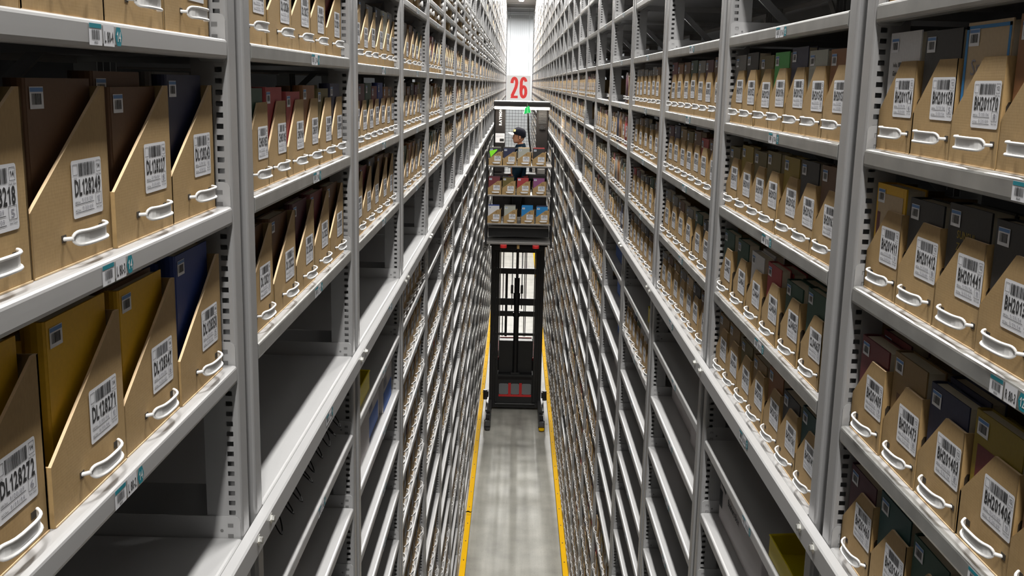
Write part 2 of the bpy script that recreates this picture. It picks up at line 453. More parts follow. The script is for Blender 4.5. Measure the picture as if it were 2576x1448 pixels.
# ------------------------------------------------------------------ sign 26
t = thing('aisle_sign', 'white aisle number sign with red 26 near the far wall', 'sign', (0.05, 50.2, Z(-0.30)))
mb = MB(); mb.bbox(-0.565, 0.565, -0.01, 0.01, -0.68, 0.66, 'sign_white', 0.004); part('panel', mb, t)
mb = MB()
def stroke(pts, w_, ox, oz, m, y):
    """flat brush stroke of constant width through pts in the x/z plane"""
    P_ = [Vector((a, 0, b)) for a, b in pts]
    L_, R_ = [], []
    for i, p in enumerate(P_):
        d = (P_[min(i + 1, len(P_) - 1)] - P_[max(i - 1, 0)]).normalized(); n_ = Vector((-d.z, 0, d.x)) * w_ / 2
        L_.append(p + n_); R_.append(p - n_)
    for i in range(len(P_) - 1):
        mb.face([(q.x + ox, y, q.z + oz) for q in (R_[i], R_[i + 1], L_[i + 1], L_[i])], m)
def arc(cx, cz, rx, rz, a0, a1, n=18):
    return [(cx + rx * math.cos(math.radians(a0 + (a1 - a0) * k / n)), cz + rz * math.sin(math.radians(a0 + (a1 - a0) * k / n))) for k in range(n + 1)]
two = arc(0.170, 0.72, 0.105, 0.215, 185, -20) + [(0.245, 0.52), (0.185, 0.36), (0.115, 0.20), (0.075, 0.10)]
stroke(two, 0.138, -0.36, -0.40, 'red_ink', -0.013)
mb.face([(-0.36 + 0.005, -0.0134, -0.40), (-0.36 + 0.335, -0.0134, -0.40), (-0.36 + 0.335, -0.0134, -0.28), (-0.36 + 0.035, -0.0134, -0.28)], 'red_ink')
stroke(arc(0.170, 0.305, 0.108, 0.245, 0, 360, 32), 0.134, 0.055, -0.40, 'red_ink', -0.013)
stroke([(0.062, 0.30), (0.060, 0.46), (0.066, 0.62)] + arc(0.172, 0.70, 0.106, 0.238, 172, 20, 14), 0.134, 0.055, -0.40, 'red_ink', -0.0135)
mb.v = [(x_ * 1.06, y_, z_) for x_, y_, z_ in mb.v]; part('number', mb, t, label='red number 26')
mb = MB()
for x in (-0.45, 0.45): mb.cyl((x, 0, 0.65), (x, 0, CEIL - Z(-0.30) - 0.001), 0.004, 'darksteel', 6)
part('hanging_wire', mb, t)

# ------------------------------------------------------------------ uprights
PITCH = 0.0205
H_UP = EYE + 3.35
def post_mesh(holes):
    """one C-shaped upright: x along the aisle 0..w, y into the rack"""
    mb = MB(); w_, r, d = 0.054, 0.007, 0.07
    z0, z1 = 0.0, H_UP
    prof = [(0, r)] + [(r - r * math.cos(a), r - r * math.sin(a)) for a in (math.radians(30), math.radians(60))] + [(r, 0)]
    prof += [(w_ - r, 0)] + [(w_ - r + r * math.sin(a), r - r * math.cos(a)) for a in (math.radians(30), math.radians(60))] + [(w_, r)]
    for i in range(len(prof) - 1):
        a, b = prof[i], prof[i + 1]
        mb.face([(a[0], a[1], z0), (b[0], b[1], z0), (b[0], b[1], z1), (a[0], a[1], z1)], 'post', i != 3)
    ha, hb = 0.0135, 0.0262
    for x in (0.0, w_):
        for ya, yb in ((r, ha), (hb, d)):
            mb.face([(x, ya, z0), (x, ya, z1), (x, yb, z1), (x, yb, z0)], 'post')
        if (holes == 1) == (x == 0.0):
            n = int(z1 / PITCH); hz = PITCH * 0.46
            for i in range(n):
                za = i * PITCH; zb = za + PITCH - hz
                mb.face([(x, ha, za), (x, ha, zb), (x, hb, zb), (x, hb, za)], 'post')
            mb.face([(x, ha, n * PITCH), (x, ha, z1), (x, hb, z1), (x, hb, n * PITCH)], 'post')
        else:
            mb.face([(x, ha, z0), (x, ha, z1), (x, hb, z1), (x, hb, z0)], 'post')
        # return lip at the back
        xi = 0.014 if x == 0 else w_ - 0.014
        mb.face([(x, d, z0), (x, d, z1), (xi, d, z1), (xi, d, z0)], 'post')
    return mb.mesh('post')
post_me, post_me2 = post_mesh(1), post_mesh(2)
mb = MB()
for x in (0.0, WP - 0.054):
    mb.box(x, x + 0.004, 0.80, 0.87, 0, H_UP, 'post'); mb.box(x + 0.05, x + 0.054, 0.80, 0.87, 0, H_UP, 'post'); mb.box(x, x + 0.054, 0.87, 0.874, 0, H_UP, 'post')
rear_me = mb.mesh('rear_post')
mb = MB()
x = WP / 2
for i in range(11):
    za = 0.3 + i * 0.78; a, b = ((0.06, 0.80) if i % 2 else (0.80, 0.06))
    dy, dz = b - a, 0.70; ln = math.hypot(dy, dz); ny, nz_ = -dz / ln * 0.012, dy / ln * 0.012
    mb.prism([(a + ny, za + nz_), (b + ny, za + dz + nz_), (b - ny, za + dz - nz_), (a - ny, za - nz_)], x - 0.006, x + 0.006, 'x', 'post')
lace_me = mb.mesh('lacing')
mb = MB(); mb.box(-0.012, WP + 0.012, -0.0, 0.09, 0.0, 0.008, 'darksteel'); foot_me = mb.mesh('foot_plate')
for side in 'LR':
    for j in range(0, NB + 1):
        y = Y0[side] + (j - 1) * P
        loc = (-AL, y, 0) if side == 'L' else (BR, y + WP, 0)
        if j == 0: lab = 'grey steel upright pair of the %s rack, just outside the near edge of view' % SIDE[side]
        else: lab = 'perforated grey steel upright pair, %s from the camera in the %s rack' % (ORD[j - 1], SIDE[side])
        t = thing('rack_upright', lab, 'upright', loc, ROT[side], group='uprights of the %s rack' % SIDE[side])
        part('post', post_me, t); part('post', post_me2, t, (WP - 0.054, 0, 0))
        part('rear_post', rear_me, t); part('lacing', lace_me, t)

# ------------------------------------------------------------------ shelves
def shelf_mesh(worn=False):
    mb = MB(); L_, D = SW - 0.014, 0.86; lp = 'worn' if worn else 'paint'
    # lip profile (y,z): deck front edge rolled over, front face with a shallow crease, return underneath
    prof = [(D, 0), (0.009, 0), (0.0045, -0.0008), (0.0018, -0.0028), (0.0009, -0.006), (0.0009, -0.018), (0.0010, -0.029), (0.0025, -0.034), (0.007, -0.036), (0.03, -0.036), (0.03, -0.033)]
    for i in range(len(prof) - 1):
        a, b = prof[i], prof[i + 1]
        mm = 'paint' if i == 0 else lp
        mb.face([(0.007, a[0], a[1]), (0.007 + L_, a[0], a[1]), (0.007 + L_, b[0], b[1]), (0.007, b[0], b[1])], mm, 0 < i < 8)
    for x in (0.007, 0.007 + L_):
        mb.face([(x, p_[0], p_[1]) for p_ in prof[1:9]] + [(x, 0.05, -0.036), (x, 0.05, 0)], lp)
    mb.face([(0.007, 0.02, -0.012), (0.007 + L_, 0.02, -0.012), (0.007 + L_, D, -0.012), (0.007, D, -0.012)], 'paint')
    mb.box(0.007, 0.007 + L_, D - 0.002, D, -0.036, 0.02, 'paint')
    return mb.mesh('deck')
shelf_me, shelf_worn = shelf_mesh(), shelf_mesh(True)
def bracket_mesh(x0, x1):
    mb = MB()
    pr = [(0.86, -0.03), (0.86, 0.045)]
    pr += [(0.004 + 0.012 - 0.012 * math.sin(math.radians(a)), 0.045 - 0.012 + 0.012 * math.cos(math.radians(a))) for a in (0, 30, 60, 90)]
    pr += [(0.004, -0.034), (0.010, -0.040), (0.05, -0.040), (0.06, -0.03)]
    mb.prism(pr, x0, x1, 'x', 'paint')
    xf = x0 - 0.0006 if x0 > 0.5 else x1 + 0.0006
    for zc in (0.026, 0.004):
        mb.face([(xf, 0.018, zc - 0.004), (xf, 0.029, zc - 0.004), (xf, 0.029, zc + 0.004), (xf, 0.018, zc + 0.004)], 'recess_shade')  # shaded slot painted flat on the plate
        mb.face([(xf * 1.00002, 0.019, zc - 0.0045), (xf, 0.028, zc - 0.0045), (xf, 0.028, zc + 0.002), (xf, 0.019, zc + 0.002)], 'paint')  # paint-coloured patch as the slot's lower highlight
    mb.face([(xf, 0.041 + 0.0035 * math.cos(a * PI / 4), 0.015 + 0.0035 * math.sin(a * PI / 4)) for a in range(8)], 'recess_shade')
    return mb.mesh('end_bracket')
br0, br1 = bracket_mesh(0.0005, 0.003), bracket_mesh(SW - 0.003, SW - 0.0005)
def sticker_set(code, size, sc=1.0):
    """barcode card, location card and size hexagon, as parts for a shelf front"""
    out = []
    a = MB(); rr = random.Random(code)
    a.face([(x_, 0, z_) for x_, z_ in rrect(-0.065, -0.025, -0.0135, 0.0135, 0.001)], 'paper')
    a.face([(-0.064, -0.0003, 0.0075), (-0.026, -0.0003, 0.0075), (-0.026, -0.0003, 0.013), (-0.064, -0.0003, 0.013)], 'teal')
    barcode(a, -0.057, -0.032, -0.0065, 0.0055, -0.0003, rr, n=16)
    text(a, '80503', -0.050, -0.0115, 0.011, 0.003, -0.0003, 'ink', 0.01)
    out.append(('barcode_sticker', a))
    b = MB()
    b.face([(x_, 0, z_) for x_, z_ in rrect(-0.020, 0.016, -0.0135, 0.0135, 0.001)], 'paper')
    text(b, code, -0.0165, -0.0085, 0.029, 0.0135, -0.0003, 'ink', 0.02)
    out.append(('location_sticker', b))
    c = MB()
    c.face([(0.0195, 0, 0), (0.025, 0, -0.012), (0.038, 0, -0.012), (0.0435, 0, 0), (0.038, 0, 0.012), (0.025, 0, 0.012)], 'teal')
    text(c, size, 0.0245, -0.0065, 0.014, 0.013, -0.0003, 'white_plastic', 0.01)
    out.append(('size_sticker', c))
    return [(n_, m_.mesh(n_)) for n_, m_ in out]
generic_stk = {'L': sticker_set('L 78-3', '14'), 'R': sticker_set('R 78-3', '12')}
shelf_list = [(side, k, i, z) for side in 'LR' for k in range(0, NB) for i, z in levels(side, k)]
def seen(side, k, z):
    X = -AL if side == 'L' else BR
    for Y in (Y0[side] + (k - 1) * P + WP, Y0[side] + k * P, Y0[side] + (k - .5) * P):
        if Y < 0.5: continue
        v_ = Vector((X, Y, z)); d = v_.dot(_F)
        u_, v2 = v_.dot(_R) / d * 2601.4, v_.dot(_U) / d * 2601.4
        if abs(u_) < 1300 and abs(v2) < 740: return True
    return False
vis = [s_ for s_ in shelf_list if seen(s_[0], s_[1], s_[3])]
vis.sort(key=lambda s_: (s_[1], -s_[3]))
near_shelves = vis[:300]
near_set = set((a, b, c) for a, b, c, d in near_shelves)
for side, k, i, z in near_shelves:
    codes = {('L', 0): 'L 80', ('L', 1): 'L 79', ('R', 0): 'R 80', ('R', 1): 'R 79', ('R', 2): 'R 78', ('L', 2): 'L 78'}
    code = None
    if (side, k) in codes and 0 <= i <= 4:
        code = '%s-%d' % (codes[(side, k)], i + 1)
        lab = 'grey steel shelf marked %s, %s' % (code, where(side, k, i))
    else:
        lab = 'grey steel shelf, ' + where(side, k, i)
    t = thing('rack_shelf', lab, 'shelf', bay_loc(side, k, z), ROT[side], group='shelves of the %s rack' % SIDE[side])
    part('deck', shelf_worn if (i >= 1 and not (side == 'L' and k == 0)) else shelf_me, t)
    if k < 14:
        part('end_bracket', br0, t); part('end_bracket', br1, t)
    if k < 6 and i != 0 or (i == 0 and k < 3):
        st = sticker_set(code, '14' if side == 'L' else '12') if code else generic_stk[side]
        xx = SW / 2 + (0.062 if side == 'L' else 0.07)
        yy = 0.0005 if i != 0 else -0.0243
        for n_, me in st: part(n_, me, t, (xx, yy, -0.0185 if i else -0.0205))
# the rest of the shelves
class Stuff:
    """many copies of template meshes in one mesh"""
    def __init__(s): s.V = []; s.L = []; s.T = []; s.MI = []; s.n = 0; s.mats = []
    def add(s, tm, locs, rz, scales=None):
        v, loops, tot, mi = tm
        c, sn = math.cos(rz), math.sin(rz)
        locs = np.array(locs, dtype=np.float64); N = len(locs)
        if not N: return
        vv = np.repeat(v[None], N, 0).copy()
        if scales is not None: vv *= np.array(scales)[:, None, :]
        x = vv[:, :, 0] * c - vv[:, :, 1] * sn; y = vv[:, :, 0] * sn + vv[:, :, 1] * c
        out = np.stack([x, y, vv[:, :, 2]], -1) + locs[:, None, :]
        nv = len(v)
        s.L.append((loops[None] + (np.arange(N) * nv + s.n)[:, None]).ravel()); s.V.append(out.reshape(-1, 3))
        s.T.append(np.tile(tot, N)); s.MI.append(np.tile(mi, N)); s.n += N * nv
    def tmpl(s, mb):
        idx = []
        for m in mb.mats:
            if m not in s.mats: s.mats.append(m)
            idx.append(s.mats.index(m))
        return (np.array(mb.v, dtype=np.float64), np.array([i for f in mb.f for i in f]), np.array([len(f) for f in mb.f]), np.array([idx[i] for i in mb.m]))
    def build(s, name, label, cat):
        V = np.concatenate(s.V); L_ = np.concatenate(s.L); T = np.concatenate(s.T); MI = np.concatenate(s.MI)
        me = bpy.data.meshes.new(name)
        me.vertices.add(len(V)); me.vertices.foreach_set('co', V.astype(np.float32).ravel())
        me.loops.add(len(L_)); me.loops.foreach_set('vertex_index', L_.astype(np.int32))
        me.polygons.add(len(T)); st = np.concatenate([[0], np.cumsum(T)[:-1]])
        me.polygons.foreach_set('loop_start', st.astype(np.int32))
        me.polygons.foreach_set('material_index', MI.astype(np.int32))
        for m in s.mats: me.materials.append(m)
        me.update(calc_edges=True); me.validate()
        o = link(name, me); o['label'] = label; o['category'] = cat; o['kind'] = 'stuff'
        return o
sf = Stuff()
tb = MB(); tb.box(0.007, SW - 0.007, 0.03, 0.86, -0.012, 0, 'paint'); tb.box(0.007, SW - 0.007, 0.0012, 0.03, -0.036, 0, 'worn')
tm = sf.tmpl(tb)
for side in 'LR':
    sf.add(tm, [bay_loc(side, k, z) for s_, k, i, z in shelf_list if s_ == side and (s_, k, i) not in near_set], ROT[side])
sf.build('rack_shelves', 'remaining grey steel shelves of both racks, toward the far wall and out of view', 'shelves')

# ------------------------------------------------------------------ beams with bolts
mbh = MB()
for k in range(6): mbh.face([(0.009 * math.cos(k * PI / 3), -0.008, 0.009 * math.sin(k * PI / 3)) for k in range(6)], 'chrome')
rb = []
for yy, rr in ((0.0, 0.0125), (-0.0015, 0.0125), (-0.0015, 0.0075), (-0.008, 0.0075), (-0.009, 0.006)):
    rb.append([(rr * math.cos(k * PI / 3), yy, rr * math.sin(k * PI / 3)) for k in range(6)])
mbh = MB(); mbh.rings(rb, 'chrome', smooth=False); bolt_me = mbh.mesh('bolt')
for side in 'LR':
    zt = UP_L[0] if side == 'L' else UP_R[0]
    y0 = Y0[side] - P; y1 = Y0[side] + (NB - 1) * P + WP
    mb = MB(); s_ = 1 if side == 'L' else -1; X0 = -AL if side == 'L' else BR
    pr = [(X0 + s_ * a, Z(zt) + b) for a, b in ((0.001, 0.0), (0.020, 0.0), (0.0235, -0.0035), (0.0235, -0.048), (0.0205, -0.048), (0.0205, -0.004), (0.001, -0.004))]
    mb.prism(pr if side == 'L' else pr[::-1], y0, y1, 'y', 'paint')
    t = thing('rack_beam', 'long bolted grey steel beam running the whole length of the %s rack' % SIDE[side], 'beam', (0, 0, 0), mb=mb)
    for j in range(1, 9):
        for dy in (0.028, 0.134):
            part('bolt', bolt_me, t, (X0 + s_ * 0.0237, Y0[side] + (j - 1) * P + dy, Z(zt) - 0.0185), ROT[side])

# ------------------------------------------------------------------ book trays
def tray_outline(kind, w_, h, hl):
    if kind == 'A': return [(0, 0), (w_, 0), (w_, h), (w_ - 0.012, h), (0, hl)]
    if kind == 'C': return [(0, 0), (w_, 0), (w_, h), (w_ * 0.72, h), (0, hl)]
    return [(0, 0), (w_, 0), (w_, h), (w_ * 0.56, h), (0, hl)]
TK = {  # kind: (outline, width, height, low side height)
    'wide': ('A', 0.238, 0.221, 0.078), 'mid': ('A', 0.202, 0.200, 0.072), 'slim': ('B', 0.190, 0.184, 0.074),
    'rack': ('B', 0.170, 0.164, 0.074), 'cart': ('C', 0.198, 0.192, 0.088)}
TD = 0.30
def tray_body(kd):
    kind, w_, h, hl = TK[kd]; t = 0.0042; mb = MB()
    ol = tray_outline(kind, w_, h, hl)
    mb.face([(x_, 0, z_) for x_, z_ in ol], 'kraft')
    mb.face([(x_, t, z_) for x_, z_ in reversed(ol)], 'kraft_in')
    for i in range(2, len(ol)):
        a, b = ol[i], ol[(i + 1) % len(ol)]
        if i == len(ol) - 1: continue
        mb.face([(b[0], 0, b[1]), (a[0], 0, a[1]), (a[0], t, a[1]), (b[0], t, b[1])], 'kraft_edge')
    # sides, bottom, back
    def side(x0, x1, zf, zb):
        mb.prism([(0, 0), (TD, 0), (TD, zb), (0.05, zb), (0, zf)] if zb > zf else [(0, 0), (TD, 0), (TD, zb), (0, zf)], x0, x1, 'x', 'kraft', 'kraft')
    side(0, t, hl, hl + (0.0 if kd != 'rack' else 0.0))
    side(w_ - t, w_, h, h * 0.96)
    mb.box(t, w_ - t, t, TD, 0.0005, t, 'kraft_in')
    mb.box(t, w_ - t, TD - t, TD, t, h * 0.9, 'kraft')
    # handle slots, and the hand slot in the tall side, their inner dark painted as patches
    cx, hz = w_ * 0.60 if kd == 'wide' else w_ * 0.56, 0.036
    for dx in (-0.064, 0.051):
        mb.box(cx + dx, cx + dx + 0.013, -0.0006, 0.0001, hz - 0.004, hz + 0.005, 'slot')
    if kd in ('rack', 'slim', 'cart'):
        for sx in (w_ + 0.0005,):
            mb.face([(sx, y_, z_) for y_, z_ in [(0.006, h * 0.22), (0.018, h * 0.22), (0.018, h * 0.56), (0.014, h * 0.60), (0.009, h * 0.60), (0.006, h * 0.56)]], 'slot')
    # fold line crease at the bottom edge
    mb.box(0.002, w_ - 0.002, -0.0012, 0.0, 0.0, 0.002, 'kraft_edge')
    return mb.mesh('body'), (cx, hz)
def grip_mesh():
    """white plastic carrying grip: a bowed channel with thick rims and rounded ends"""
    mb = MB(); Lh, hh = 0.050, 0.0085
    def bow(x): 
        u = min(1.0, abs(x) / 0.056); return -0.019 * (1 - u ** 4) - 0.001
    ol = [(x, hh) for x in (0.053, 0.050, 0.045, 0.038, 0.028, 0.015, 0, -0.015, -0.028, -0.036)]
    for k in range(9):
        a = math.radians(90 + 180 * k / 8); ol.append((-0.042 + 0.0085 * math.cos(a), hh * math.sin(a)))
    ol += [(x, -hh) for x in (-0.036, -0.028, -0.015, 0, 0.015, 0.028, 0.038, 0.045, 0.050, 0.053)]
    mb.tube([(x, bow(x) - 0.0012, z) for x, z in ol], 0.0022, 'white_plastic', 6)
    xs = [-0.0505, -0.048, -0.042, -0.035, -0.025, -0.012, 0, 0.012, 0.025, 0.035, 0.042, 0.048, 0.053]
    def hw(x):
        e = -0.042 - x
        return hh if e <= 0 else math.sqrt(max(1e-6, hh * hh - e * e))
    for i in range(len(xs) - 1):
        a, b = xs[i], xs[i + 1]
        mb.face([(a, bow(a), -hw(a)), (b, bow(b), -hw(b)), (b, bow(b), hw(b)), (a, bow(a), hw(a))], 'white_plastic', True)
    mb.tube([(-0.050, bow(-0.050), 0), (-0.055, -0.003, 0), (-0.058, 0.001, 0)], 0.0028, 'white_plastic', 6)
    return mb.mesh('grip')
grip_me = grip_mesh()
body_me = {k: tray_body(k) for k in TK}
def label_mesh(code, size, w_=0.090, h=0.070):
    rr = random.Random(code); mb = MB(); sx, sz = w_ / 0.090, h / 0.070
    mb.face([(x_, 0, z_) for x_, z_ in rrect(0, w_, 0, h, 0.004)], 'paper')
    barcode(mb, 0.020 * sx, 0.071 * sx, 0.050 * sz, 0.066 * sz, -0.0003, rr, n=24)
    frame_rect(mb, 0.004 * sx, 0.017 * sx, 0.052 * sz, 0.065 * sz, 0.0006, -0.0003, 'ink')
    frame_rect(mb, 0.074 * sx, 0.087 * sx, 0.052 * sz, 0.066 * sz, 0.0006, -0.0003, 'ink')
    frame_rect(mb, 0.068 * sx, 0.086 * sx, 0.011 * sz, 0.026 * sz, 0.0006, -0.0003, 'ink')
    text(mb, size, 0.0765 * sx, 0.056 * sz, 0.008 * sx, 0.0065 * sz, -0.0003, 'ink', 0.01)
    text(mb, 'Shelf Size', 0.072 * sx, 0.0475 * sz, 0.016 * sx, 0.0026 * sz, -0.0003, 'ink', 0.0)
    text(mb, 'CUS', 0.006 * sx, 0.0465 * sz, 0.008 * sx, 0.003 * sz, -0.0003, 'ink', 0.0)
    text(mb, code, 0.007 * sx, 0.0272 * sz, 0.078 * sx, 0.0190 * sz, -0.0003, 'ink', 0.03)
    for z_, s_ in ((0.016, 'ARR Date'), (0.006, 'ACC Date')):
        mb.face([(0.006 * sx, -0.0003, z_ * sz), (0.062 * sx, -0.0003, z_ * sz), (0.062 * sx, -0.0003, (z_ + 0.0007) * sz), (0.006 * sx, -0.0003, (z_ + 0.0007) * sz)], 'ink')
        text(mb, s_, 0.006 * sx, (z_ + 0.0018) * sz, 0.015 * sx, 0.0028 * sz, -0.0003, 'ink', 0.0)
        text(mb, rr.choice(['1/20/09', '1/21/09', '1/19/14', '1/11/14']), 0.026 * sx, (z_ + 0.0018) * sz, 0.032 * sx, 0.0055 * sz, -0.00035, 'grey_ink', 0.0, gap=0.2)
    text(mb, rr.choice(['5', '8', '9', '10', '6']), 0.073 * sx, 0.0135 * sz, 0.008 * sx, 0.009 * sz, -0.0003, 'grey_ink', 0.0)
    text(mb, 'Item Count', 0.069 * sx, 0.0065 * sz, 0.017 * sx, 0.0026 * sz, -0.0003, 'ink', 0.0)
    return mb.mesh('label')
def plain_label():
    mb = MB(); rr = random.Random(4)
    mb.face([(0, 0, 0), (0.09, 0, 0), (0.09, 0, 0.07), (0, 0, 0.07)], 'paper')
    barcode(mb, 0.02, 0.071, 0.050, 0.066, -0.0004, rr, n=10)
    for i in range(7):
        mb.face([(0.010 + i * 0.0105, -0.0004, 0.028), (0.017 + i * 0.0105, -0.0004, 0.028), (0.017 + i * 0.0105, -0.0004, 0.044), (0.010 + i * 0.0105, -0.0004, 0.044)], 'grey_ink')
    for z_ in (0.016, 0.006): mb.face([(0.006, -0.0004, z_), (0.062, -0.0004, z_), (0.062, -0.0004, z_ + 0.001), (0.006, -0.0004, z_ + 0.001)], 'ink')
    return mb.mesh('label')
plain_me = plain_label()
LABPOS = {'wide': (0.120, 0.060, 0.094), 'mid': (0.100, 0.062, 0.090), 'slim': (0.098, 0.062, 0.086), 'rack': (0.078, 0.062, 0.092), 'cart': (0.084, 0.056, 0.092)}
def make_tray(kd, loc, rz, label, group, code=None, size='14'):
    t = thing('book_tray', label, 'tray', loc, rz, group)
    me, (cx, hz) = body_me[kd]
    part('body', me, t)
    g_ = part('grip', grip_me, t, (cx + RN.uniform(-0.003, 0.003), 0, hz + RN.uniform(-0.001, 0.001)))
    if abs(rz + PI / 2) < 0.1: g_.scale = (-1, 1, 1)
    lx, lz, lw = LABPOS[kd]
    lx += RN.uniform(-0.006, 0.0); lz += RN.uniform(-0.004, 0.006)
    lm = label_mesh(code, size, lw, 0.073 if kd == 'wide' else 0.070) if code else plain_me
    part('label', lm, t, (lx, -0.0008, lz), label=('white label printed %s' % code) if code else 'white barcode label')
    return t

# ------------------------------------------------------------------ books
BW, BH, BT = 0.170, 0.245, 0.030
def book_meshes(colname):
    m = BK[colname]; a = MB(); w_, h, t = BW, BH, BT
    a.box(0.004, w_, 0, 0.0025, 0, h, m); a.box(0.004, w_, t - 0.0025, t, 0, h, m)
    # rounded spine on the left, seen from the aisle, with a joint groove
    sp = []
    for zz in (0, h):
        sp.append([(0.005 - 0.006 * math.sin(PI * k / 6) - 0.001, 0.0005 + (t - 0.001) * (1 - math.cos(PI * k / 6)) / 2, zz) for k in range(7)] + [(0.006, t - 0.001, zz), (0.006, 0.001, zz)])
    a.rings([sp[0], sp[1]], m, smooth=False)
    p_ = MB(); p_.box(0.005, w_ - 0.004, 0.0025, t - 0.0025, 0.003, h - 0.004, 'pages')
    return a.mesh('cover'), p_.mesh('pages')
bk_me = {n_: book_meshes(n_) for n_, c in BOOKCOL}
stk = MB(); stk.face([(0, 0, 0), (0.036, 0, 0), (0.036, 0, 0.026), (0, 0, 0.026)], 'paper')
stk.face([(0.001, -0.0003, 0.020), (0.035, -0.0003, 0.020), (0.035, -0.0003, 0.025), (0.001, -0.0003, 0.025)], 'blue_ink')
barcode(stk, 0.005, 0.031, 0.005, 0.018, -0.0003, random.Random(2), n=16)
stk_me = stk.mesh('barcode_sticker')
def spine_text(lines, m):
    mb = MB()
    T = Matrix.Rotation(-PI / 2, 4, 'Z')
    for i, s_ in enumerate(lines):
        text(mb, s_, -0.024, 0.150 - i * 0.016, 0.018, 0.008, 0, m, 0.01, T=None)
    # turn onto the spine (facing -x)
    mb.v = [(-0.0025, -x_ - 0.001, z_) for x_, y_, z_ in mb.v]
    return mb.mesh('spine_lettering')
M['gilt'] = mat('gilt_lettering', (0.45, 0.34, 0.14), 0.4, 0.5)
M['ltgrey'] = mat('pale_lettering', (0.6, 0.6, 0.6), 0.5)
sp_gilt = spine_text(['III', 'CAL', 'NAL'], M['gilt'])
sp_white = spine_text(['ISH', 'CAL', 'NAL', 'GY'], M['ltgrey'])
sp_ink = spine_text(['CELL', 'LIMITED'], M['ink'])
def make_book(colname, loc, rz, label, group, w_=BW, h=BH, t_=BT, sticker=True, spine=None, extra=None):
    o = thing('hardback_book', label, 'book', loc, rz, group)
    cv, pg = bk_me[colname]
    sc = (w_ / BW, t_ / BT, h / BH)
    c = part('cover', cv, o); c.scale = sc
    c = part('pages', pg, o); c.scale = sc
    if sticker: part('barcode_sticker', stk_me, o, (0.012, -0.0008, h - 0.036))
    if spine: part('spine_lettering', spine, o)
    if extra is not None: part('cover_lettering', extra, o)
    return o

# rows: what stands on each shelf
ROWS = {}   # (side, k, i): dict(kind, n, x0, pitch, codes, books)
def row(side, k, i, kd, n, x0=None, pitch=None, codes=None, cols=None, deep=1, bh=None):
    w_ = TK[kd][1]
    if x0 is None: x0 = 0.018 if side == 'L' else (0.012 if k == 0 else 0.005)
    pitch = pitch or max(w_ + 0.002, (SW - 0.03) / n)
    ROWS[(side, k, i)] = dict(kd=kd, n=n, x0=x0, pitch=pitch, codes=codes or [], cols=cols or [], deep=deep, bh=bh)
DARK = ['brown', 'dark red', 'navy', 'dark green', 'tan', 'black', 'grey', 'olive', 'brown', 'maroon', 'orange brown', 'black', 'grey', 'maroon']
# left rack, near bays (index runs away from the camera)
row('L', 0, 3, 'wide', 5, 0.003, codes=[None] * 5, cols=['brown', 'maroon', 'brown', 'brown', 'navy'])
row('L', 0, 2, 'wide', 5, 0.003, codes=['DL128237', 'DL128218', 'DL128249', 'DL128227', 'DL128243'], cols=['maroon', 'black', 'brown', 'brown', 'navy'], bh=0.228)
row('L', 0, 1, 'wide', 5, 0.003, codes=['DL128270', 'DL128272', 'DL128271', 'DL128347', 'DL128350'], cols=['yellow', 'yellow', 'yellow', 'yellow', 'blue'], deep=3, bh=0.236)
row('L', 1, 3, 'wide', 5, 0.003, codes=['DL128285', 'DL128286', 'DL128275', 'DL128279', 'DL128214'], cols=['brown', 'black', 'navy', 'brown', 'dark red'])
row('L', 1, 2, 'slim', 6, 0.040, 0.196, codes=['CH051853', 'CH05105', 'CH051969', 'CH051971', 'CH051975', 'CH051982'], cols=['dark green', 'red', 'red', 'orange brown', 'olive', 'navy'], bh=0.212)
row('L', 1, 1, 'wide', 5, 0.003, codes=['DL128211', 'DL128222', 'DL128236', 'DL128225', 'DL128207'], cols=['brown', 'brown', 'maroon', 'dark red', 'brown'], deep=2, bh=0.226)
row('L', 2, 3, 'mid', 6, codes=['CH054201', 'CH054213', 'CH054220', 'CH054226', 'CH054238', 'CH054240'], cols=['tan', 'black', 'grey', 'black', 'pale grey', 'grey'])
row('L', 2, 2, 'rack', 7, codes=['CH051%03d' % (12 + 7 * q) for q in range(7)], cols=['grey', 'maroon', 'dark green', 'dark red', 'blue', 'orange brown', 'brown'], bh=0.215)
row('L', 2, 1, 'wide', 5, 0.003, cols=['maroon', 'dark red', 'black', 'brown', 'brown'], codes=['DL1283%02d' % (11 + 9 * q) for q in range(5)], bh=0.235)
row('L', 3, 3, 'mid', 5, cols=['brown', 'grey', 'brown', 'black', 'dark green'])
row('L', 3, 2, 'rack', 6, cols=['brown', 'grey', 'brown', 'black', 'maroon', 'olive'])
row('L', 3, 1, 'mid', 5, cols=['black', 'dark green', 'orange brown', 'brown', 'grey'])
row('L', 4, 3, 'mid', 5, cols=['maroon', 'dark red', 'red', 'brown', 'black'])
row('L', 4, 2, 'mid', 5); row('L', 4, 1, 'mid', 5, cols=['maroon', 'dark red', 'brown', 'maroon', 'brown'])
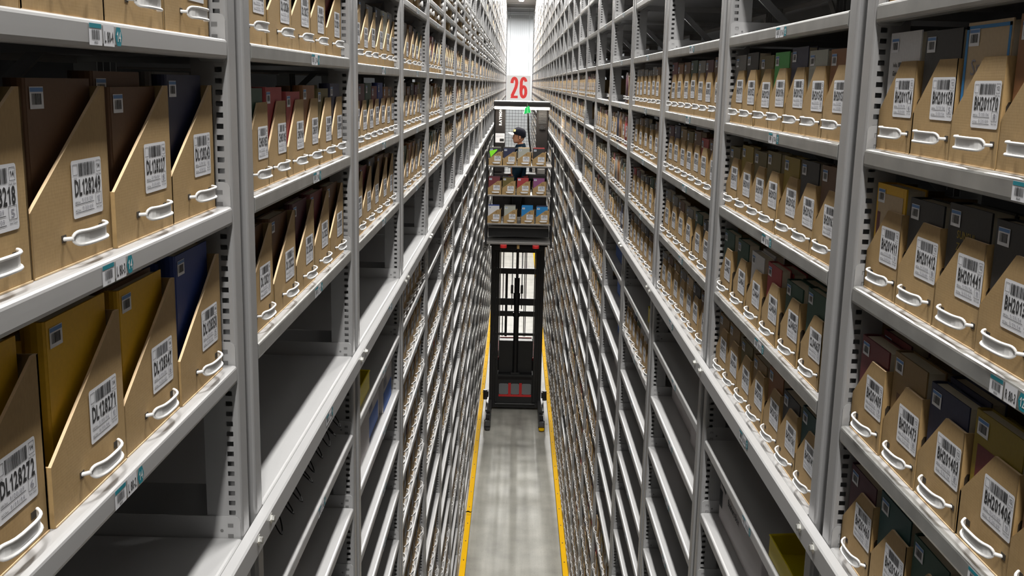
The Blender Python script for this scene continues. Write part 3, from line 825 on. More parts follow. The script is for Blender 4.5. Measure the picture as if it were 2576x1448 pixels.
# right rack (index runs toward the camera, from the far end)
row('R', 0, 4, 'rack', 7)
row('R', 0, 3, 'rack', 7, codes=['BH201174', 'BH201158', 'BH201170', 'BH201152', 'BH201166', None, None], cols=['white', 'black', 'beige', 'orange brown', 'grey', 'brown', 'brown'], bh=0.215)
row('R', 0, 2, 'rack', 7, codes=['BH201411', 'BH201412', 'BH201441', 'BH201366', 'BH201378', None, None], cols=['yellow', 'black', 'black', 'black', 'brown', 'tan', 'tan'], deep=2, bh=0.205)
row('R', 0, 1, 'rack', 7, codes=['BH201409', 'BH201473', 'BH201403', 'BH201406', 'BH201422', None, None], cols=['dark red', 'tan', 'navy', 'mustard', 'brown', 'tan', 'tan'], deep=2, bh=0.205)
row('R', 0, 0, 'rack', 7, codes=['BH201460', 'BH201464', 'BH201468', 'BH201455', None, None, None], cols=['maroon', 'teal', 'dark green', 'brown', 'black', 'tan', 'tan'], deep=2, bh=0.20)
row('R', 1, 3, 'rack', 7, codes=['BH201591', 'BH201552', 'BH201229', 'BH201396', 'BH201529', 'BH201545', 'BH201378'], cols=['grey', 'black', 'olive', 'bright green', 'navy', 'pale grey', 'orange brown'], bh=0.203)
row('R', 1, 2, 'rack', 7, codes=['BH201617', 'BH201618', 'BH201500', 'BH201520', 'BH201502', 'BH201621', 'BH201620'], cols=['olive', 'mustard', 'olive', 'olive', 'mustard', 'black', 'brown'], deep=2, bh=0.205)
row('R', 1, 1, 'rack', 6, codes=['CL040657', 'CL040642', 'CL040641', 'CL040640', 'CL040635', 'CL040637'], cols=['dark green', 'dark green', 'white', 'red', 'dark green', 'dark green'], pitch=0.2, deep=2, bh=0.205)
row('R', 1, 0, 'rack', 7, codes=['BH201311', 'BH201344', 'BH201357', 'BH201358', 'BH201360', 'BH201361', 'BH201414'], cols=['tan', 'tan', 'olive', 'tan', 'orange brown', 'black', 'teal'], deep=2, bh=0.195)
row('R', 2, 3, 'rack', 7, codes=['BH2010%02d' % (11 + 8 * q) for q in range(7)], cols=['dark red', 'orange brown', 'brown', 'dark green', 'grey', 'maroon', 'brown'], bh=0.205)
row('R', 2, 2, 'rack', 7, codes=['BH2012%02d' % (11 + 8 * q) for q in range(7)], cols=['maroon', 'navy', 'tan', 'olive', 'brown', 'red', 'brown'], deep=2, bh=0.205)
row('R', 2, 1, 'rack', 6, pitch=0.2, codes=['BH2014%02d' % (11 + 8 * q) for q in range(6)], cols=['grey', 'grey', 'brown', 'grey', 'dark green', 'black'], bh=0.203)
row('R', 2, 0, 'rack', 7, codes=['BH2016%02d' % (11 + 8 * q) for q in range(7)], cols=['grey', 'brown', 'tan', 'grey', 'beige', 'black', 'brown'], deep=2, bh=0.195)
row('R', 3, 3, 'rack', 7, cols=['grey'] * 5 + ['brown', 'grey'])
row('R', 3, 2, 'rack', 5, pitch=0.23, cols=['grey', 'brown', 'black', 'black', 'brown'])
row('R', 3, 1, 'rack', 6, cols=['red', 'maroon', 'grey', 'black', 'dark green', 'grey'])
row('R', 3, 0, 'rack', 7, cols=['brown', 'grey', 'brown', 'grey', 'black', 'brown', 'tan'])
row('R', 3, -2, 'rack', 7, cols=['black', 'tan', 'navy', 'dark green', 'white', 'white', 'navy'])
row('R', 4, 3, 'rack', 2, x0=0.85, pitch=0.18, cols=['dark green', 'brown'])
row('R', 5, 3, 'rack', 1, x0=1.04, cols=['brown'])
for i in (2, 1, 0): row('R', 4, i, 'rack', 7)
for i in (-3,): row('R', 4, i, 'rack', 7, cols=['red', 'maroon', 'brown', 'brown', 'tan', 'brown', 'black'])
ROWS.pop(('R', 4, -3))
def filled(side, k, i, z):
    """do trays stand on this shelf of a farther bay?"""
    r = random.Random('%s%d%d' % (side, k, i)).random()
    if side == 'L':
        if i == 0: return False
        if i in (1, 2, 3): return True
        if i < 0:
            if k < 3: return False
            if k == 3: return True
            if k == 4: return i not in (-1, -2, -7, -8)
            if k == 5: return i not in (-8, -9, -10)
            if k == 6: return i in (-11,)
            if k == 7: return i != -1
            if k < 14: return r < 0.22
            return r < 0.35
        if z < 0.9: return False
        return k >= 12 and r < 0.45
    else:
        if i in (1, 2, 3): return not (k == 6 and i == 2)
        if i == 0: return not (k == 7)
        if i < 0:
            if k < 3: return False
            if k == 3: return i == -2
            if k == 4: return i < -8
            if k == 5: return i in (-2, -3, -4) or i < -6
            if k == 6: return i <= -7
            if k == 7: return i == -3 or i <= -6
            return r < (0.8 if i < -4 else 0.6)
        return k >= 22 and r < 0.5
all_trays = []
for side in 'LR':
    for k in range(0, NB):
        for i, z in levels(side, k):
            R_ = ROWS.get((side, k, i))
            if R_ is None:
                if not filled(side, k, i, z): continue
                rr = random.Random('r%s%d%d' % (side, k, i))
                n = rr.choice([6, 6, 7]) if side == 'R' or i < 0 else rr.choice([5, 6])
                kd = 'rack' if (side == 'R' or i < 0) else 'mid'
                R_ = dict(kd=kd, n=n, x0=0.016, pitch=(SW - 0.03) / n, codes=[], cols=[], deep=1, bh=None)
            for q in range(R_['n']):
                all_trays.append((side, k, i, z, q, R_))
def near_index(side, q, n): return q if side == 'L' else n - 1 - q
def tray_pix(t):
    side, k, i, z, q, R_ = t
    x, y, zz = bay_loc(side, k, z, R_['x0'] + q * R_['pitch'] + 0.09, 0.02)
    v_ = Vector((x, y, z + 0.08)); d = v_.dot(_F)
    if d < 0.3: return (0, 0, 99)
    return v_.dot(_R) / d * 2601.4, v_.dot(_U) / d * 2601.4, y
vis_t = []
for t in all_trays:
    u_, v_, y = tray_pix(t)
    if abs(u_) < 1800 and abs(v_) < 900: vis_t.append((y, t))
vis_t.sort(key=lambda a: a[0])
near_t = [t for y, t in vis_t[:300]]
near_ids = set((t[0], t[1], t[2], t[4]) for t in near_t)
books_left = 300
deep_jobs = []
plans = []
for t in near_t:
    side, k, i, z, q, R_ = t
    kd, w_ = R_['kd'], TK[R_['kd']][1]
    xx = R_['x0'] + q * R_['pitch']
    code = R_['codes'][q] if q < len(R_['codes']) else None
    off = 0.024 + RN.uniform(-0.002, 0.004)
    if side == 'R': off = 0.017 + RN.uniform(0, 0.004)
    ni = near_index(side, q, R_['n'])
    pos = '%s from near end' % ORD[ni]
    if code: lab = 'kraft cardboard book tray labelled %s, %s' % (code, where(side, k, i))
    else: lab = 'kraft tray, %s, %s' % (where(side, k, i), pos)
    o = make_tray(kd, bay_loc(side, k, z + 0.0004, xx, off), ROT[side] + RN.uniform(-0.006, 0.006), lab,
                  'book trays on the %s rack' % SIDE[side], code, '14' if side == 'L' else '12')
    col = R_['cols'][q] if q < len(R_['cols']) else RN.choice(DARK)
    gap = R_['pitch'] if q < R_['n'] - 1 else w_
    plans.append((side, k, i, z, q, R_, xx, off, code, col, pos, w_))
bh_def = {'L': 0.218, 'R': 0.200}
cnt = 0
def tray_ref(code, side, k, i, pos):
    return 'in tray %s' % code if code else '%s, %s' % (where(side, k, i), pos)
BOOKS_GROUP = {'L': 'books standing in left rack trays', 'R': 'books standing in right rack trays'}
INNER = []
cov1 = MB(); text(cov1, 'India, BRIC and the', 0.03, 0.170, 0.095, 0.009, -0.0006, 'ink', 0.01); text(cov1, 'Global Energy Regime', 0.03, 0.152, 0.112, 0.010, -0.0006, 'ink', 0.03)
for q_ in range(2): cov1.face([(0.03, -0.0006, 0.135 - q_ * 0.007), (0.10, -0.0006, 0.135 - q_ * 0.007), (0.10, -0.0006, 0.137 - q_ * 0.007), (0.03, -0.0006, 0.137 - q_ * 0.007)], 'grey_ink')
cov2 = MB(); text(cov2, 'Smpll', 0.03, 0.150, 0.09, 0.028, -0.0006, 'grey_ink', 0.0)
for a in ((0, 0.010, 0, 0.235), (0.160, 0.168, 0, 0.235), (0, 0.168, 0.229, 0.235)):
    cov2.face([(a[0], -0.0005, a[2]), (a[1], -0.0005, a[2]), (a[1], -0.0005, a[3]), (a[0], -0.0005, a[3])], BK['bright blue'])
cov3 = MB(); text(cov3, 'SUNSHI', 0.045, 0.172, 0.07, 0.014, -0.0006, BK['mustard'], 0.02); text(cov3, 'ZA N', 0.045, 0.150, 0.06, 0.014, -0.0006, BK['mustard'], 0.02)
cov4 = MB(); cov4.face([(0.02, -0.0005, 0.03), (0.158, -0.0005, 0.03), (0.158, -0.0005, 0.175), (0.02, -0.0005, 0.175)], BK['dark red']); text(cov4, 'ARTS', 0.05, 0.12, 0.07, 0.014, -0.0009, M['gilt'], 0.02)
cov5 = MB(); cov5.face([(0.016, -0.0005, 0.0), (0.158, -0.0005, 0.0), (0.158, -0.0005, 0.212), (0.016, -0.0005, 0.212)], BK['beige']); cov5.face([(0.016, -0.0008, 0.0), (0.034, -0.0008, 0.0), (0.034, -0.0008, 0.17), (0.016, -0.0008, 0.17)], BK['dark red'])
cov6 = MB(); cov6.face([(0.03, -0.0005, 0.085), (0.10, -0.0005, 0.085), (0.10, -0.0005, 0.150), (0.03, -0.0005, 0.150)], BK['brown']); text(cov6, 'PAPERS', 0.042, 0.115, 0.045, 0.007, -0.0009, M['gilt'], 0.01)
COVERS = {'BH201174': cov1, 'BH201170': cov2, 'BH201441': cov3, 'BH201406': cov4, 'BH201411': cov5, 'BH201473': cov6}
SPINES = {'DL128249': sp_gilt, 'CH051853': sp_white, 'DL128347': sp_ink, 'DL128350': sp_white, 'DL128227': sp_gilt}
order = ['front', 'second', 'third', 'rear']
def put_book(pl, depth, y_in):
    side, k, i, z, q, R_, xx, off, code, col, pos, w_ = pl
    h = (R_['bh'] or bh_def[side]) + RN.uniform(-0.014, 0.008)
    if depth: col = col if RN.random() < 0.6 else RN.choice(DARK); h += RN.uniform(-0.02, 0.004)
    bw = min(w_ - 0.014, BW + (0.018 if R_['kd'] == 'wide' else 0.0)) - RN.uniform(0, 0.008)
    if R_['kd'] == 'wide' and depth == 0: y_in += 0.010
    t_ = RN.uniform(0.022, 0.040)
    lab = '%s %s book %s' % (order[depth], col, tray_ref(code, side, k, i, pos))
    ex = None
    if depth == 0 and code in COVERS:
        cm = COVERS[code]; cm.v = [(x_ * 0.9, y_, z_ * 0.885) for x_, y_, z_ in cm.v]; ex = cm.mesh('cover_lettering')
    if depth == 0 and code in COVERS: h = 0.213 if code in ('BH201174', 'BH201170') else 0.205; bw = 0.154
    make_book(col, bay_loc(side, k, z + 0.0048, xx + (0.042 if R_['kd'] == 'wide' else 0.008), off + 0.007 + y_in), ROT[side], lab, BOOKS_GROUP[side], bw, h, t_,
              spine=SPINES.get(code) if depth == 0 else None, extra=ex)
    return t_
jobs = []
n_front = 0
extra = []
for pl in plans:
    d = pl[5]['deep']
    if pl[1] < 2: extra += [(pl, j) for j in range(1, (2 if d == 1 else d + 0))]
n_extra = min(len(extra), 70)
extra_keys = {}
for pl, j in extra[:n_extra]: extra_keys.setdefault(id(pl), []).append(j)
fronts = plans[:300 - n_extra]
bare = plans[300 - n_extra:]
for pl in fronts:
    y_in = put_book(pl, 0, 0.0) + 0.003
    for j in extra_keys.get(id(pl), []):
        y_in += put_book(pl, j, y_in) + 0.003

# the far trays and books
st = Stuff(); sb = Stuff()
def far_tray(kd):
    kind, w_, h, hl = TK[kd]; mb = MB(); ol = tray_outline(kind, w_, h, hl)
    mb.prism(ol, 0, 0.004, 'y', 'kraft', 'kraft_edge')
    mb.box(0, 0.004, 0.004, TD, 0, hl, 'kraft'); mb.box(w_ - 0.004, w_, 0.004, TD, 0, h * 0.96, 'kraft'); mb.box(0.004, w_ - 0.004, 0.004, TD, 0, 0.004, 'kraft')
    mb.box(0.004, w_ - 0.004, TD - 0.004, TD, 0.004, h * 0.9, 'kraft')
    cx = w_ * 0.56; hz = 0.036; lx, lz, lw = LABPOS[kd]
    xs = [(-0.052, -0.001), (-0.035, -0.015), (0, -0.020), (0.035, -0.015), (0.052, -0.001)]
    for a, b in zip(xs[:-1], xs[1:]):
        for dz in (-0.0085, 0.0085):
            mb.prism([(cx + a[0], a[1] - 0.002), (cx + b[0], b[1] - 0.002), (cx + b[0], b[1] + 0.0012), (cx + a[0], a[1] + 0.0012)], hz + dz - 0.0014, hz + dz + 0.0014, 'z', 'white_plastic')
        mb.face([(cx + a[0], a[1], hz - 0.008), (cx + b[0], b[1], hz - 0.008), (cx + b[0], b[1], hz + 0.008), (cx + a[0], a[1], hz + 0.008)], 'white_plastic')
    mb.face([(lx, -0.0006, lz), (lx + lw, -0.0006, lz), (lx + lw, -0.0006, lz + 0.07), (lx, -0.0006, lz + 0.07)], 'paper')
    mb.face([(lx + 0.02, -0.001, lz + 0.05), (lx + 0.07, -0.001, lz + 0.05), (lx + 0.07, -0.001, lz + 0.066), (lx + 0.02, -0.001, lz + 0.066)], 'grey_ink')
    mb.face([(lx + 0.01, -0.001, lz + 0.03), (lx + 0.08, -0.001, lz + 0.03), (lx + 0.08, -0.001, lz + 0.042), (lx + 0.01, -0.001, lz + 0.042)], 'grey_ink')
    return mb
def far_book(col):
    mb = MB(); mb.box(0, 1, 0, 0.003, 0, 1, BK[col]); mb.box(0, 0.02, 0.003, 0.2, 0, 1, BK[col]); mb.box(0, 1, 0.197, 0.2, 0, 1, BK[col])
    mb.box(0.02, 0.97, 0.003, 0.197, 0.01, 0.985, 'pages'); mb.face([(0.08, -0.003, 0.86), (0.28, -0.003, 0.86), (0.28, -0.003, 0.95), (0.08, -0.003, 0.95)], 'paper')
    return mb
tms = {kd: st.tmpl(far_tray(kd)) for kd in ('mid', 'rack', 'slim', 'wide')}
bms = {c: sb.tmpl(far_book(c)) for c in set(DARK) | {'red', 'dark green', 'pale grey', 'tan', 'navy'}}
batch = {}; bb = {}
for t in all_trays:
    side, k, i, z, q, R_ = t
    nearp = (side, k, i, q) in near_ids
    xx = R_['x0'] + q * R_['pitch']; off = (0.020 if side == 'L' else 0.010) + RN.uniform(-0.003, 0.006)
    if not nearp: batch.setdefault((side, R_['kd']), []).append(bay_loc(side, k, z + 0.0004, xx, off))
    if not nearp or any(b[:5] == (side, k, i, z, q) for b in bare):
        c = RN.choice(list(bms)); h = bh_def[side] + RN.uniform(-0.02, 0.01)
        bb.setdefault((side, c), []).append((bay_loc(side, k, z + 0.0048, xx + 0.008, off + 0.008), (TK[R_['kd']][1] - 0.022, 0.18, h)))
for (side, kd), locs in batch.items(): st.add(tms[kd], locs, ROT[side])
for (side, c), L_ in bb.items(): sb.add(bms[c], [a for a, b in L_], ROT[side], [b for a, b in L_])
# shallow boxes with round white knobs high on the left rack
kb = MB(); kb.box(0, 0.19, 0, 0.25, 0, 0.075, 'kraft'); kb.box(-0.002, 0.192, -0.002, 0.25, 0.075, 0.090, 'kraft_edge')
for a in range(1): kb.cyl((0.095, 0.0, 0.035), (0.095, -0.022, 0.035), 0.010, 'white_plastic', 8); kb.cyl((0.095, -0.016, 0.035), (0.095, -0.023, 0.035), 0.015, 'white_plastic', 8)
km = st.tmpl(kb); locs = []
for k in range(3, 30):
    for z in (0.375, 0.485, 0.595, 0.70):
        for q in range(6):
            if random.Random('k%d%d%d' % (k, int(z * 100), q)).random() < (0.48 if k < 14 else 0.4):
                locs.append(bay_loc('L', k, z + 0.0004, 0.01 + q * 0.203, 0.02))
near_locs = locs[:60]; st.add(km, locs[60:], ROT['L'])
kme = None
kbody = MB(); kbody.box(0, 0.19, 0, 0.25, 0, 0.075, 'kraft'); kbody = kbody.mesh('body')
klid = MB(); klid.box(-0.002, 0.192, -0.002, 0.25, 0.075, 0.090, 'kraft_edge'); klid = klid.mesh('lid')
kknob = MB(); kknob.rings([[(0.095 + r_ * math.cos(a * PI / 8), y_, 0.035 + r_ * math.sin(a * PI / 8)) for a in range(16)] for r_, y_ in ((0.009, 0.0), (0.009, -0.014), (0.015, -0.016), (0.016, -0.021), (0.012, -0.024))], 'white_plastic'); kknob = kknob.mesh('knob')
kcount = {}
for l_ in near_locs:
    bayk = round((l_[1] - Y0['L'] - WP) / P - 0.3) + 1
    kcount[(bayk, round(l_[2], 2))] = kcount.get((bayk, round(l_[2], 2)), 0) + 1
    lvn = {37: 'fourth', 48: 'fifth', 49: 'fifth', 59: 'sixth', 60: 'sixth', 70: 'seventh'}[int(round((l_[2] - EYE) * 100))] if int(round((l_[2] - EYE) * 100)) in (37, 48, 49, 59, 60, 70) else 'fourth'
    t = thing('shallow_box', 'shallow kraft box, white knob, left rack %s bay, %s shelf above beam, %s along' % (ORD[bayk], lvn, ORD[kcount[(bayk, round(l_[2], 2))] - 1]), 'box', l_, ROT['L'], 'shallow knobbed boxes high on the left rack')
    part('body', kbody, t); part('lid', klid, t); part('knob', kknob, t)
st.build('book_trays', 'remaining kraft book trays of both racks, receding toward the far wall', 'trays')
sb.build('hardback_books', 'remaining books in the trays receding toward the far wall', 'books')

# ------------------------------------------------------------------ things lying on the lower shelves
def open_bin(label, side, k, z, x, y, w_=0.24, d=0.30, h=0.11, front=0.075):
    t = thing('open_bin', label, 'bin', bay_loc(side, k, z + 0.0005, x, y), ROT[side], 'yellow open bins')
    mb = MB(); e = 0.003
    mb.box(0, w_, 0, d, 0, e, 'yellow'); mb.box(0, w_, 0, e, e, front, 'yellow'); mb.box(0, w_, d - e, d, e, h, 'yellow')
    for x0 in (0, w_ - e): mb.prism([(e, e), (d - e, e), (d - e, h), (e, front)], x0, x0 + e, 'x', 'yellow')
    part('body', mb, t)
    mb = MB(); rimp = [(0, 0, front), (w_, 0, front), (w_, d, h), (0, d, h)]
    mb.tube(rimp, 0.0035, 'yellow', 6, closed=True, smooth=False); part('rim', mb, t)
open_bin('yellow open bin at the near end of left rack third bay, below the beam', 'L', 2, LOW_L[0], 0.004, 0.02, 0.36, 0.25, 0.075, 0.072)
open_bin('yellow open bin under the beam on the right, at bottom of the picture', 'R', 1, LOW_R[0], 0.90, 0.010, 0.28, 0.34, 0.075, 0.055)
open_bin('yellow open bin below the beam in right rack fourth bay', 'R', 3, LOW_R[0], 0.96, 0.03, 0.24, 0.28)
open_bin('small yellow open bin below the beam in left rack fifth bay', 'L', 4, LOW_L[0], 0.01, 0.03, 0.2, 0.25)
open_bin('small distant yellow open bin in right rack sixth bay', 'R', 6, LOW_R[0], 0.9, 0.02, 0.22, 0.25)
def carton(label, side, k, z, x, y, w_, h, d=0.4, blue=None, text_=None, tape=True):
    t = thing('storage_carton', label, 'box', bay_loc(side, k, z + 0.0005, x, y), ROT[side], 'pale storage cartons')
    mb = MB(); mb.bbox(0, w_, 0, d, 0, h * 0.80, 'carton', 0.003); part('body', mb, t)
    mb = MB(); mb.bbox(-0.004, w_ + 0.004, -0.004, d + 0.004, h * 0.80, h, 'carton', 0.003); part('lid', mb, t)
    if blue:
        mb = MB(); mb.face([(0.002, -0.0008, 0.003), (w_ * blue, -0.0008, 0.003), (w_ * blue, -0.0008, h * 0.42), (0.002, -0.0008, h * 0.42)], 'cartonblue')
        mb.face([(w_ * 0.05, -0.0012, h * 0.5), (w_ * 0.35, -0.0012, h * 0.5), (w_ * 0.35, -0.0012, h * 0.68), (w_ * 0.05, -0.0012, h * 0.68)], 'grey_ink')
        part('printed_panel', mb, t, label='blue printed panel')
    if text_:
        mb = MB(); text(mb, text_, 0.14, h * 0.42, 0.17, 0.022, -0.0008, 'ink', 0.03)
        mb.face([(0.004, -0.0008, h * 0.2), (0.05, -0.0008, h * 0.2), (0.05, -0.0008, h * 0.46), (0.004, -0.0008, h * 0.46)], 'ink')
        mb.face([(0.004, -0.0008, h * 0.56), (0.10, -0.0008, h * 0.50), (0.10, -0.0008, h * 0.54), (0.004, -0.0008, h * 0.60)], 'ink')
        part('lettering', mb, t, label='black printed lettering')
carton('long white carton printed Bankers Box, second shelf below right beam', 'R', 1, LOW_R[1], 0.03, 0.06, 0.62, 0.235, 0.55, text_='Bankers Box')
carton('pale carton beside the Bankers Box carton, nearer the camera', 'R', 1, LOW_R[1], 0.665, 0.075, 0.40, 0.235, 0.5)
carton('pale carton deep in right rack third bay, second shelf below beam', 'R', 2, LOW_R[1], 0.03, 0.10, 0.62, 0.215, 0.5)
carton('pale carton with torn tape nearer in right rack third bay', 'R', 2, LOW_R[1], 0.665, 0.085, 0.40, 0.215, 0.5)
carton('pale carton deep in right rack third bay, third shelf below beam', 'R', 2, LOW_R[2], 0.03, 0.10, 0.50, 0.20, 0.5)
carton('pale carton under the beam in right rack third bay, first shelf below', 'R', 2, LOW_R[0], 0.30, 0.14, 0.55, 0.17, 0.4)
carton('pale carton in right rack fourth bay, third shelf below beam', 'R', 3, LOW_R[2], 0.72, 0.07, 0.45, 0.21, 0.4)
carton('pale carton with blue print in right rack fifth bay, upper', 'R', 4, LOW_R[0], 0.25, 0.06, 0.5, 0.20, 0.4, blue=0.9)
carton('pale carton with blue print in right rack fifth bay, lower', 'R', 4, LOW_R[2], 0.40, 0.08, 0.5, 0.20, 0.4, blue=0.25)
carton('pale carton in right rack fifth bay, fourth shelf below beam', 'R', 4, LOW_R[3], 0.25, 0.08, 0.7, 0.20, 0.4)
carton('pale carton in right rack fifth bay, second shelf below beam', 'R', 4, LOW_R[1], 0.25, 0.08, 0.7, 0.20, 0.4, blue=0.3)
carton('white carton with blue corner at far end of left rack third bay', 'L', 2, LOW_L[1], 0.86, 0.030, 0.30, 0.215, 0.4, blue=0.95)
carton('white carton with blue print in the middle of left rack third bay', 'L', 2, LOW_L[1], 0.50, 0.045, 0.32, 0.215, 0.4, blue=0.9)
carton('torn white carton at the near end of left rack third bay', 'L', 2, LOW_L[1], 0.02, 0.035, 0.44, 0.215, 0.4)
carton('pale carton under the cable loops, left rack second bay', 'L', 1, LOW_L[1], 0.10, 0.10, 0.72, 0.22, 0.5)
# black elastic loops hanging from the back of the beam shelf
for j, yw in enumerate((2.96, 2.88, 2.80, 2.70, 2.59, 2.52, 2.40, 2.32, 2.22)):
    rr = random.Random(j); L_ = 0.030 + 0.012 * rr.random(); W_ = 0.020 + 0.010 * rr.random()
    pts = [(0.0, 0.012, 0.114), (0.0, 0.010, 0.070)]
    for a in range(13):   # a teardrop, bowed out toward the aisle and sideways
        u_ = a / 12; th = 2 * PI * u_
        r1 = math.sin(PI * u_)
        pts.append((W_ * 1.5 * math.sin(th) * (0.25 + 0.75 * r1), 0.008 - L_ * 0.75 * r1, 0.062 - 0.026 * r1 + 0.010 * math.sin(th)))
    pts += [(0.002, 0.011, 0.070), (0.002, 0.013, 0.113)]
    mb = MB(); mb.tube(pts, 0.0016, 'black_dull', 6)
    t = thing('cable_loop', 'black elastic loop hanging below the left beam, %s from the far one' % ORD[j], 'cord', (-AL - 0.008, yw, Z(-1.046)), ROT['L'] + 0.25 + 0.5 * rr.random(), 'black elastic loops under the beam', mb=mb)

# ------------------------------------------------------------------ diagonal braces between the back-to-back racks, upper right
for k in range(1, 9):
    mb = MB(); x0, x1 = 0.06, SW - 0.06
    for (za, zb) in ((0.20, 1.05),):
        a = Vector((x0, 0.90, zb)); b = Vector((x1, 0.90, za)); dx = (b - a).normalized(); n_ = Vector((-dx.z, 0, dx.x)) * 0.02
        for yy in (0.0,):
            mb.prism([((a + n_).x, (a + n_).z), ((b + n_).x, (b + n_).z), ((b - n_).x, (b - n_).z), ((a - n_).x, (a - n_).z)], 0.876, 0.884, 'y', 'paint')
    thing('rack_brace', 'slanting grey steel brace behind the empty shelves of right rack %s bay' % ORD[k], 'brace', bay_loc('R', k, 0), ROT['R'], 'diagonal braces behind the right rack', mb=mb)

# ------------------------------------------------------------------ yellow floor rails
for side, x0, x1 in (('left', -0.524, -0.458), ('right', 0.620, 0.684)):
    mb = MB()
    mb.box(x0, x1, -2, 52, 0.0, 0.022, 'yellow_rail')
    inner = x1 if side == 'left' else x0
    s_ = -1 if side == 'left' else 1
    mb.box(min(inner, inner + s_ * 0.008), max(inner, inner + s_ * 0.008), -2, 52, 0.0, 0.055, 'yellow_rail')
    t = thing('floor_rail', 'yellow steel guide rail along the foot of the %s rack' % side, 'rail', (0, 0, 0), mb=mb)
    for j in range(60):
        bb_ = MB() if j == 0 else bb_
        if j == 0:
            bb_.rings([[(0.007 * math.cos(a * PI / 4), 0.007 * math.sin(a * PI / 4), z_) for a in range(8)] for z_ in (0, 0.006)], 'darksteel', smooth=False); bme_ = bb_.mesh('anchor_bolt')
        part('anchor_bolt', bme_, t, ((x0 + x1) / 2, 9.4 + j * 0.5, 0.022))

# ------------------------------------------------------------------ order picker truck
CX = 0.071
tr = thing('order_picker_truck', 'tall black order picker truck with raised platform in the aisle', 'truck', (CX, 16.5, 0))
def TZ(z): return z + EYE
# two outer mast columns, each with nested channels
for s_ in (-1, 1):
    mb = MB()
    a, b = sorted((s_ * 0.43, s_ * 0.375)); mb.box(a, b, 0.0, 0.20, 0.10, TZ(-0.30), 'black')
    a, b = sorted((s_ * 0.372, s_ * 0.335)); mb.box(a, b, 0.02, 0.17, 0.12, TZ(-0.35), 'black')
    a, b = sorted((s_ * 0.332, s_ * 0.292)); mb.box(a, b, -0.02, 0.14, 0.14, TZ(-0.42), 'black')
    a, b = sorted((s_ * 0.288, s_ * 0.272)); mb.box(a, b, 0.03, 0.05, 0.9, TZ(-2.5), 'darksteel')
    part('mast_column', mb, tr)
for zt, zb, dy in ((-2.585, -2.69, 0.06), (-2.95, -3.045, 0.06), (-3.45, -3.565, 0.06), (-3.67, -3.76, 0.10), (-4.03, -4.075, 0.06)):
    mb = MB(); mb.bbox(-0.375, 0.375, dy, dy + 0.06, TZ(zb), TZ(zt), 'black', 0.006); part('cross_bar', mb, tr)
mb = MB(); mb.cyl((-0.005, 0.05, TZ(-4.70)), (-0.005, 0.05, TZ(-3.10)), 0.043, 'black', 20); mb.cyl((-0.005, 0.05, TZ(-3.45)), (-0.005, 0.05, TZ(-3.35)), 0.055, 'black', 20)
mb.cyl((-0.005, 0.05, TZ(-3.75)), (-0.005, 0.05, TZ(-3.68)), 0.055, 'black', 16); mb.bbox(-0.08, 0.07, 0.0, 0.10, TZ(-4.74), TZ(-4.69), 'black', 0.006)
part('lift_cylinder', mb, tr)
mb = MB(); mb.cyl((-0.005, 0.05, TZ(-3.11)), (-0.005, 0.05, TZ(-2.35)), 0.022, 'darksteel', 16); part('piston_rod', mb, tr)
ch = MB()
for q_ in range(60):
    z_ = TZ(-3.32) + q_ * 0.0165
    ch.box(-0.012, 0.012, -0.003, 0.003, z_, z_ + 0.010, 'black'); ch.box(-0.004, 0.004, -0.006, 0.006, z_ + 0.008, z_ + 0.018, 'black')
chm = ch.mesh('lift_chain')
for x in (-0.085, 0.075): part('lift_chain', chm, tr, (x, 0.04, 0.0))
for x, z0_, z1_ in ((-0.085, -3.62, -3.22), (0.075, -3.62, -3.22)):
    mb = MB(); mb.box(x - 0.02, x + 0.02, 0.02, 0.06, TZ(z1_ - 0.14), TZ(z1_ + 0.0), 'black'); mb.cyl((x, 0.04, TZ(z0_)), (x, 0.04, TZ(z1_)), 0.008, 'darksteel', 8); part('chain_anchor', mb, tr)
for x in (-0.232, -0.175, 0.118, 0.142):
    mb = MB(); mb.cyl((x, 0.12, TZ(-4.1)), (x, 0.12, TZ(-2.4 if x != -0.175 else -3.0)), 0.007 if x != -0.175 else 0.020, 'black', 8); part('hose', mb, tr)
# lower body in front of the tractor
mb = MB(); mb.bbox(-0.30, 0.29, -0.02, 0.25, TZ(-5.25), TZ(-4.72), 'black', 0.01); mb.bbox(-0.285, 0.275, 0.10, 0.30, TZ(-4.72), TZ(-4.17), 'black', 0.01); mb.bbox(-0.27, 0.26, 0.28, 0.305, TZ(-4.17), TZ(-4.155), 'red', 0.004)
mb.box(-0.285, 0.275, -0.03, -0.02, TZ(-4.80), TZ(-4.76), 'charcoal'); part('lower_body', mb, tr)
# red frame with three grey windows
mb = MB(); y_ = -0.03
mb.bbox(-0.270, 0.270, y_, y_ + 0.01, TZ(-5.095), TZ(-5.058), 'red', 0.003)
for x in (-0.09, 0.09): mb.bbox(x - 0.023, x + 0.023, y_, y_ + 0.01, TZ(-5.06), TZ(-4.86), 'red', 0.003)
part('bumper_frame', mb, tr, label='red bumper frame')
M['grey_panel'] = mat('grey_battery_panel', (0.22, 0.23, 0.24), 0.5)
for x0, x1 in ((-0.265, -0.113), (-0.067, 0.067), (0.113, 0.265)):
    mb = MB(); mb.face([(x_, y_ + 0.006, z_) for x_, z_ in rrect(x0, x1, TZ(-5.055), TZ(-4.87), 0.025)], 'grey_panel'); mb.box(x0, x1, y_ + 0.007, y_ + 0.02, TZ(-5.05), TZ(-4.88), 'grey_panel')
    part('bumper_pad', mb, tr, label='grey panel')
mb = MB(); mb.cyl((-0.33, -0.03, TZ(-5.22)), (0.33, -0.03, TZ(-5.22)), 0.018, 'black', 12); mb.box(-0.44, 0.44, 0.0, 0.22, 0.04, 0.13, 'black'); part('base_bar', mb, tr)
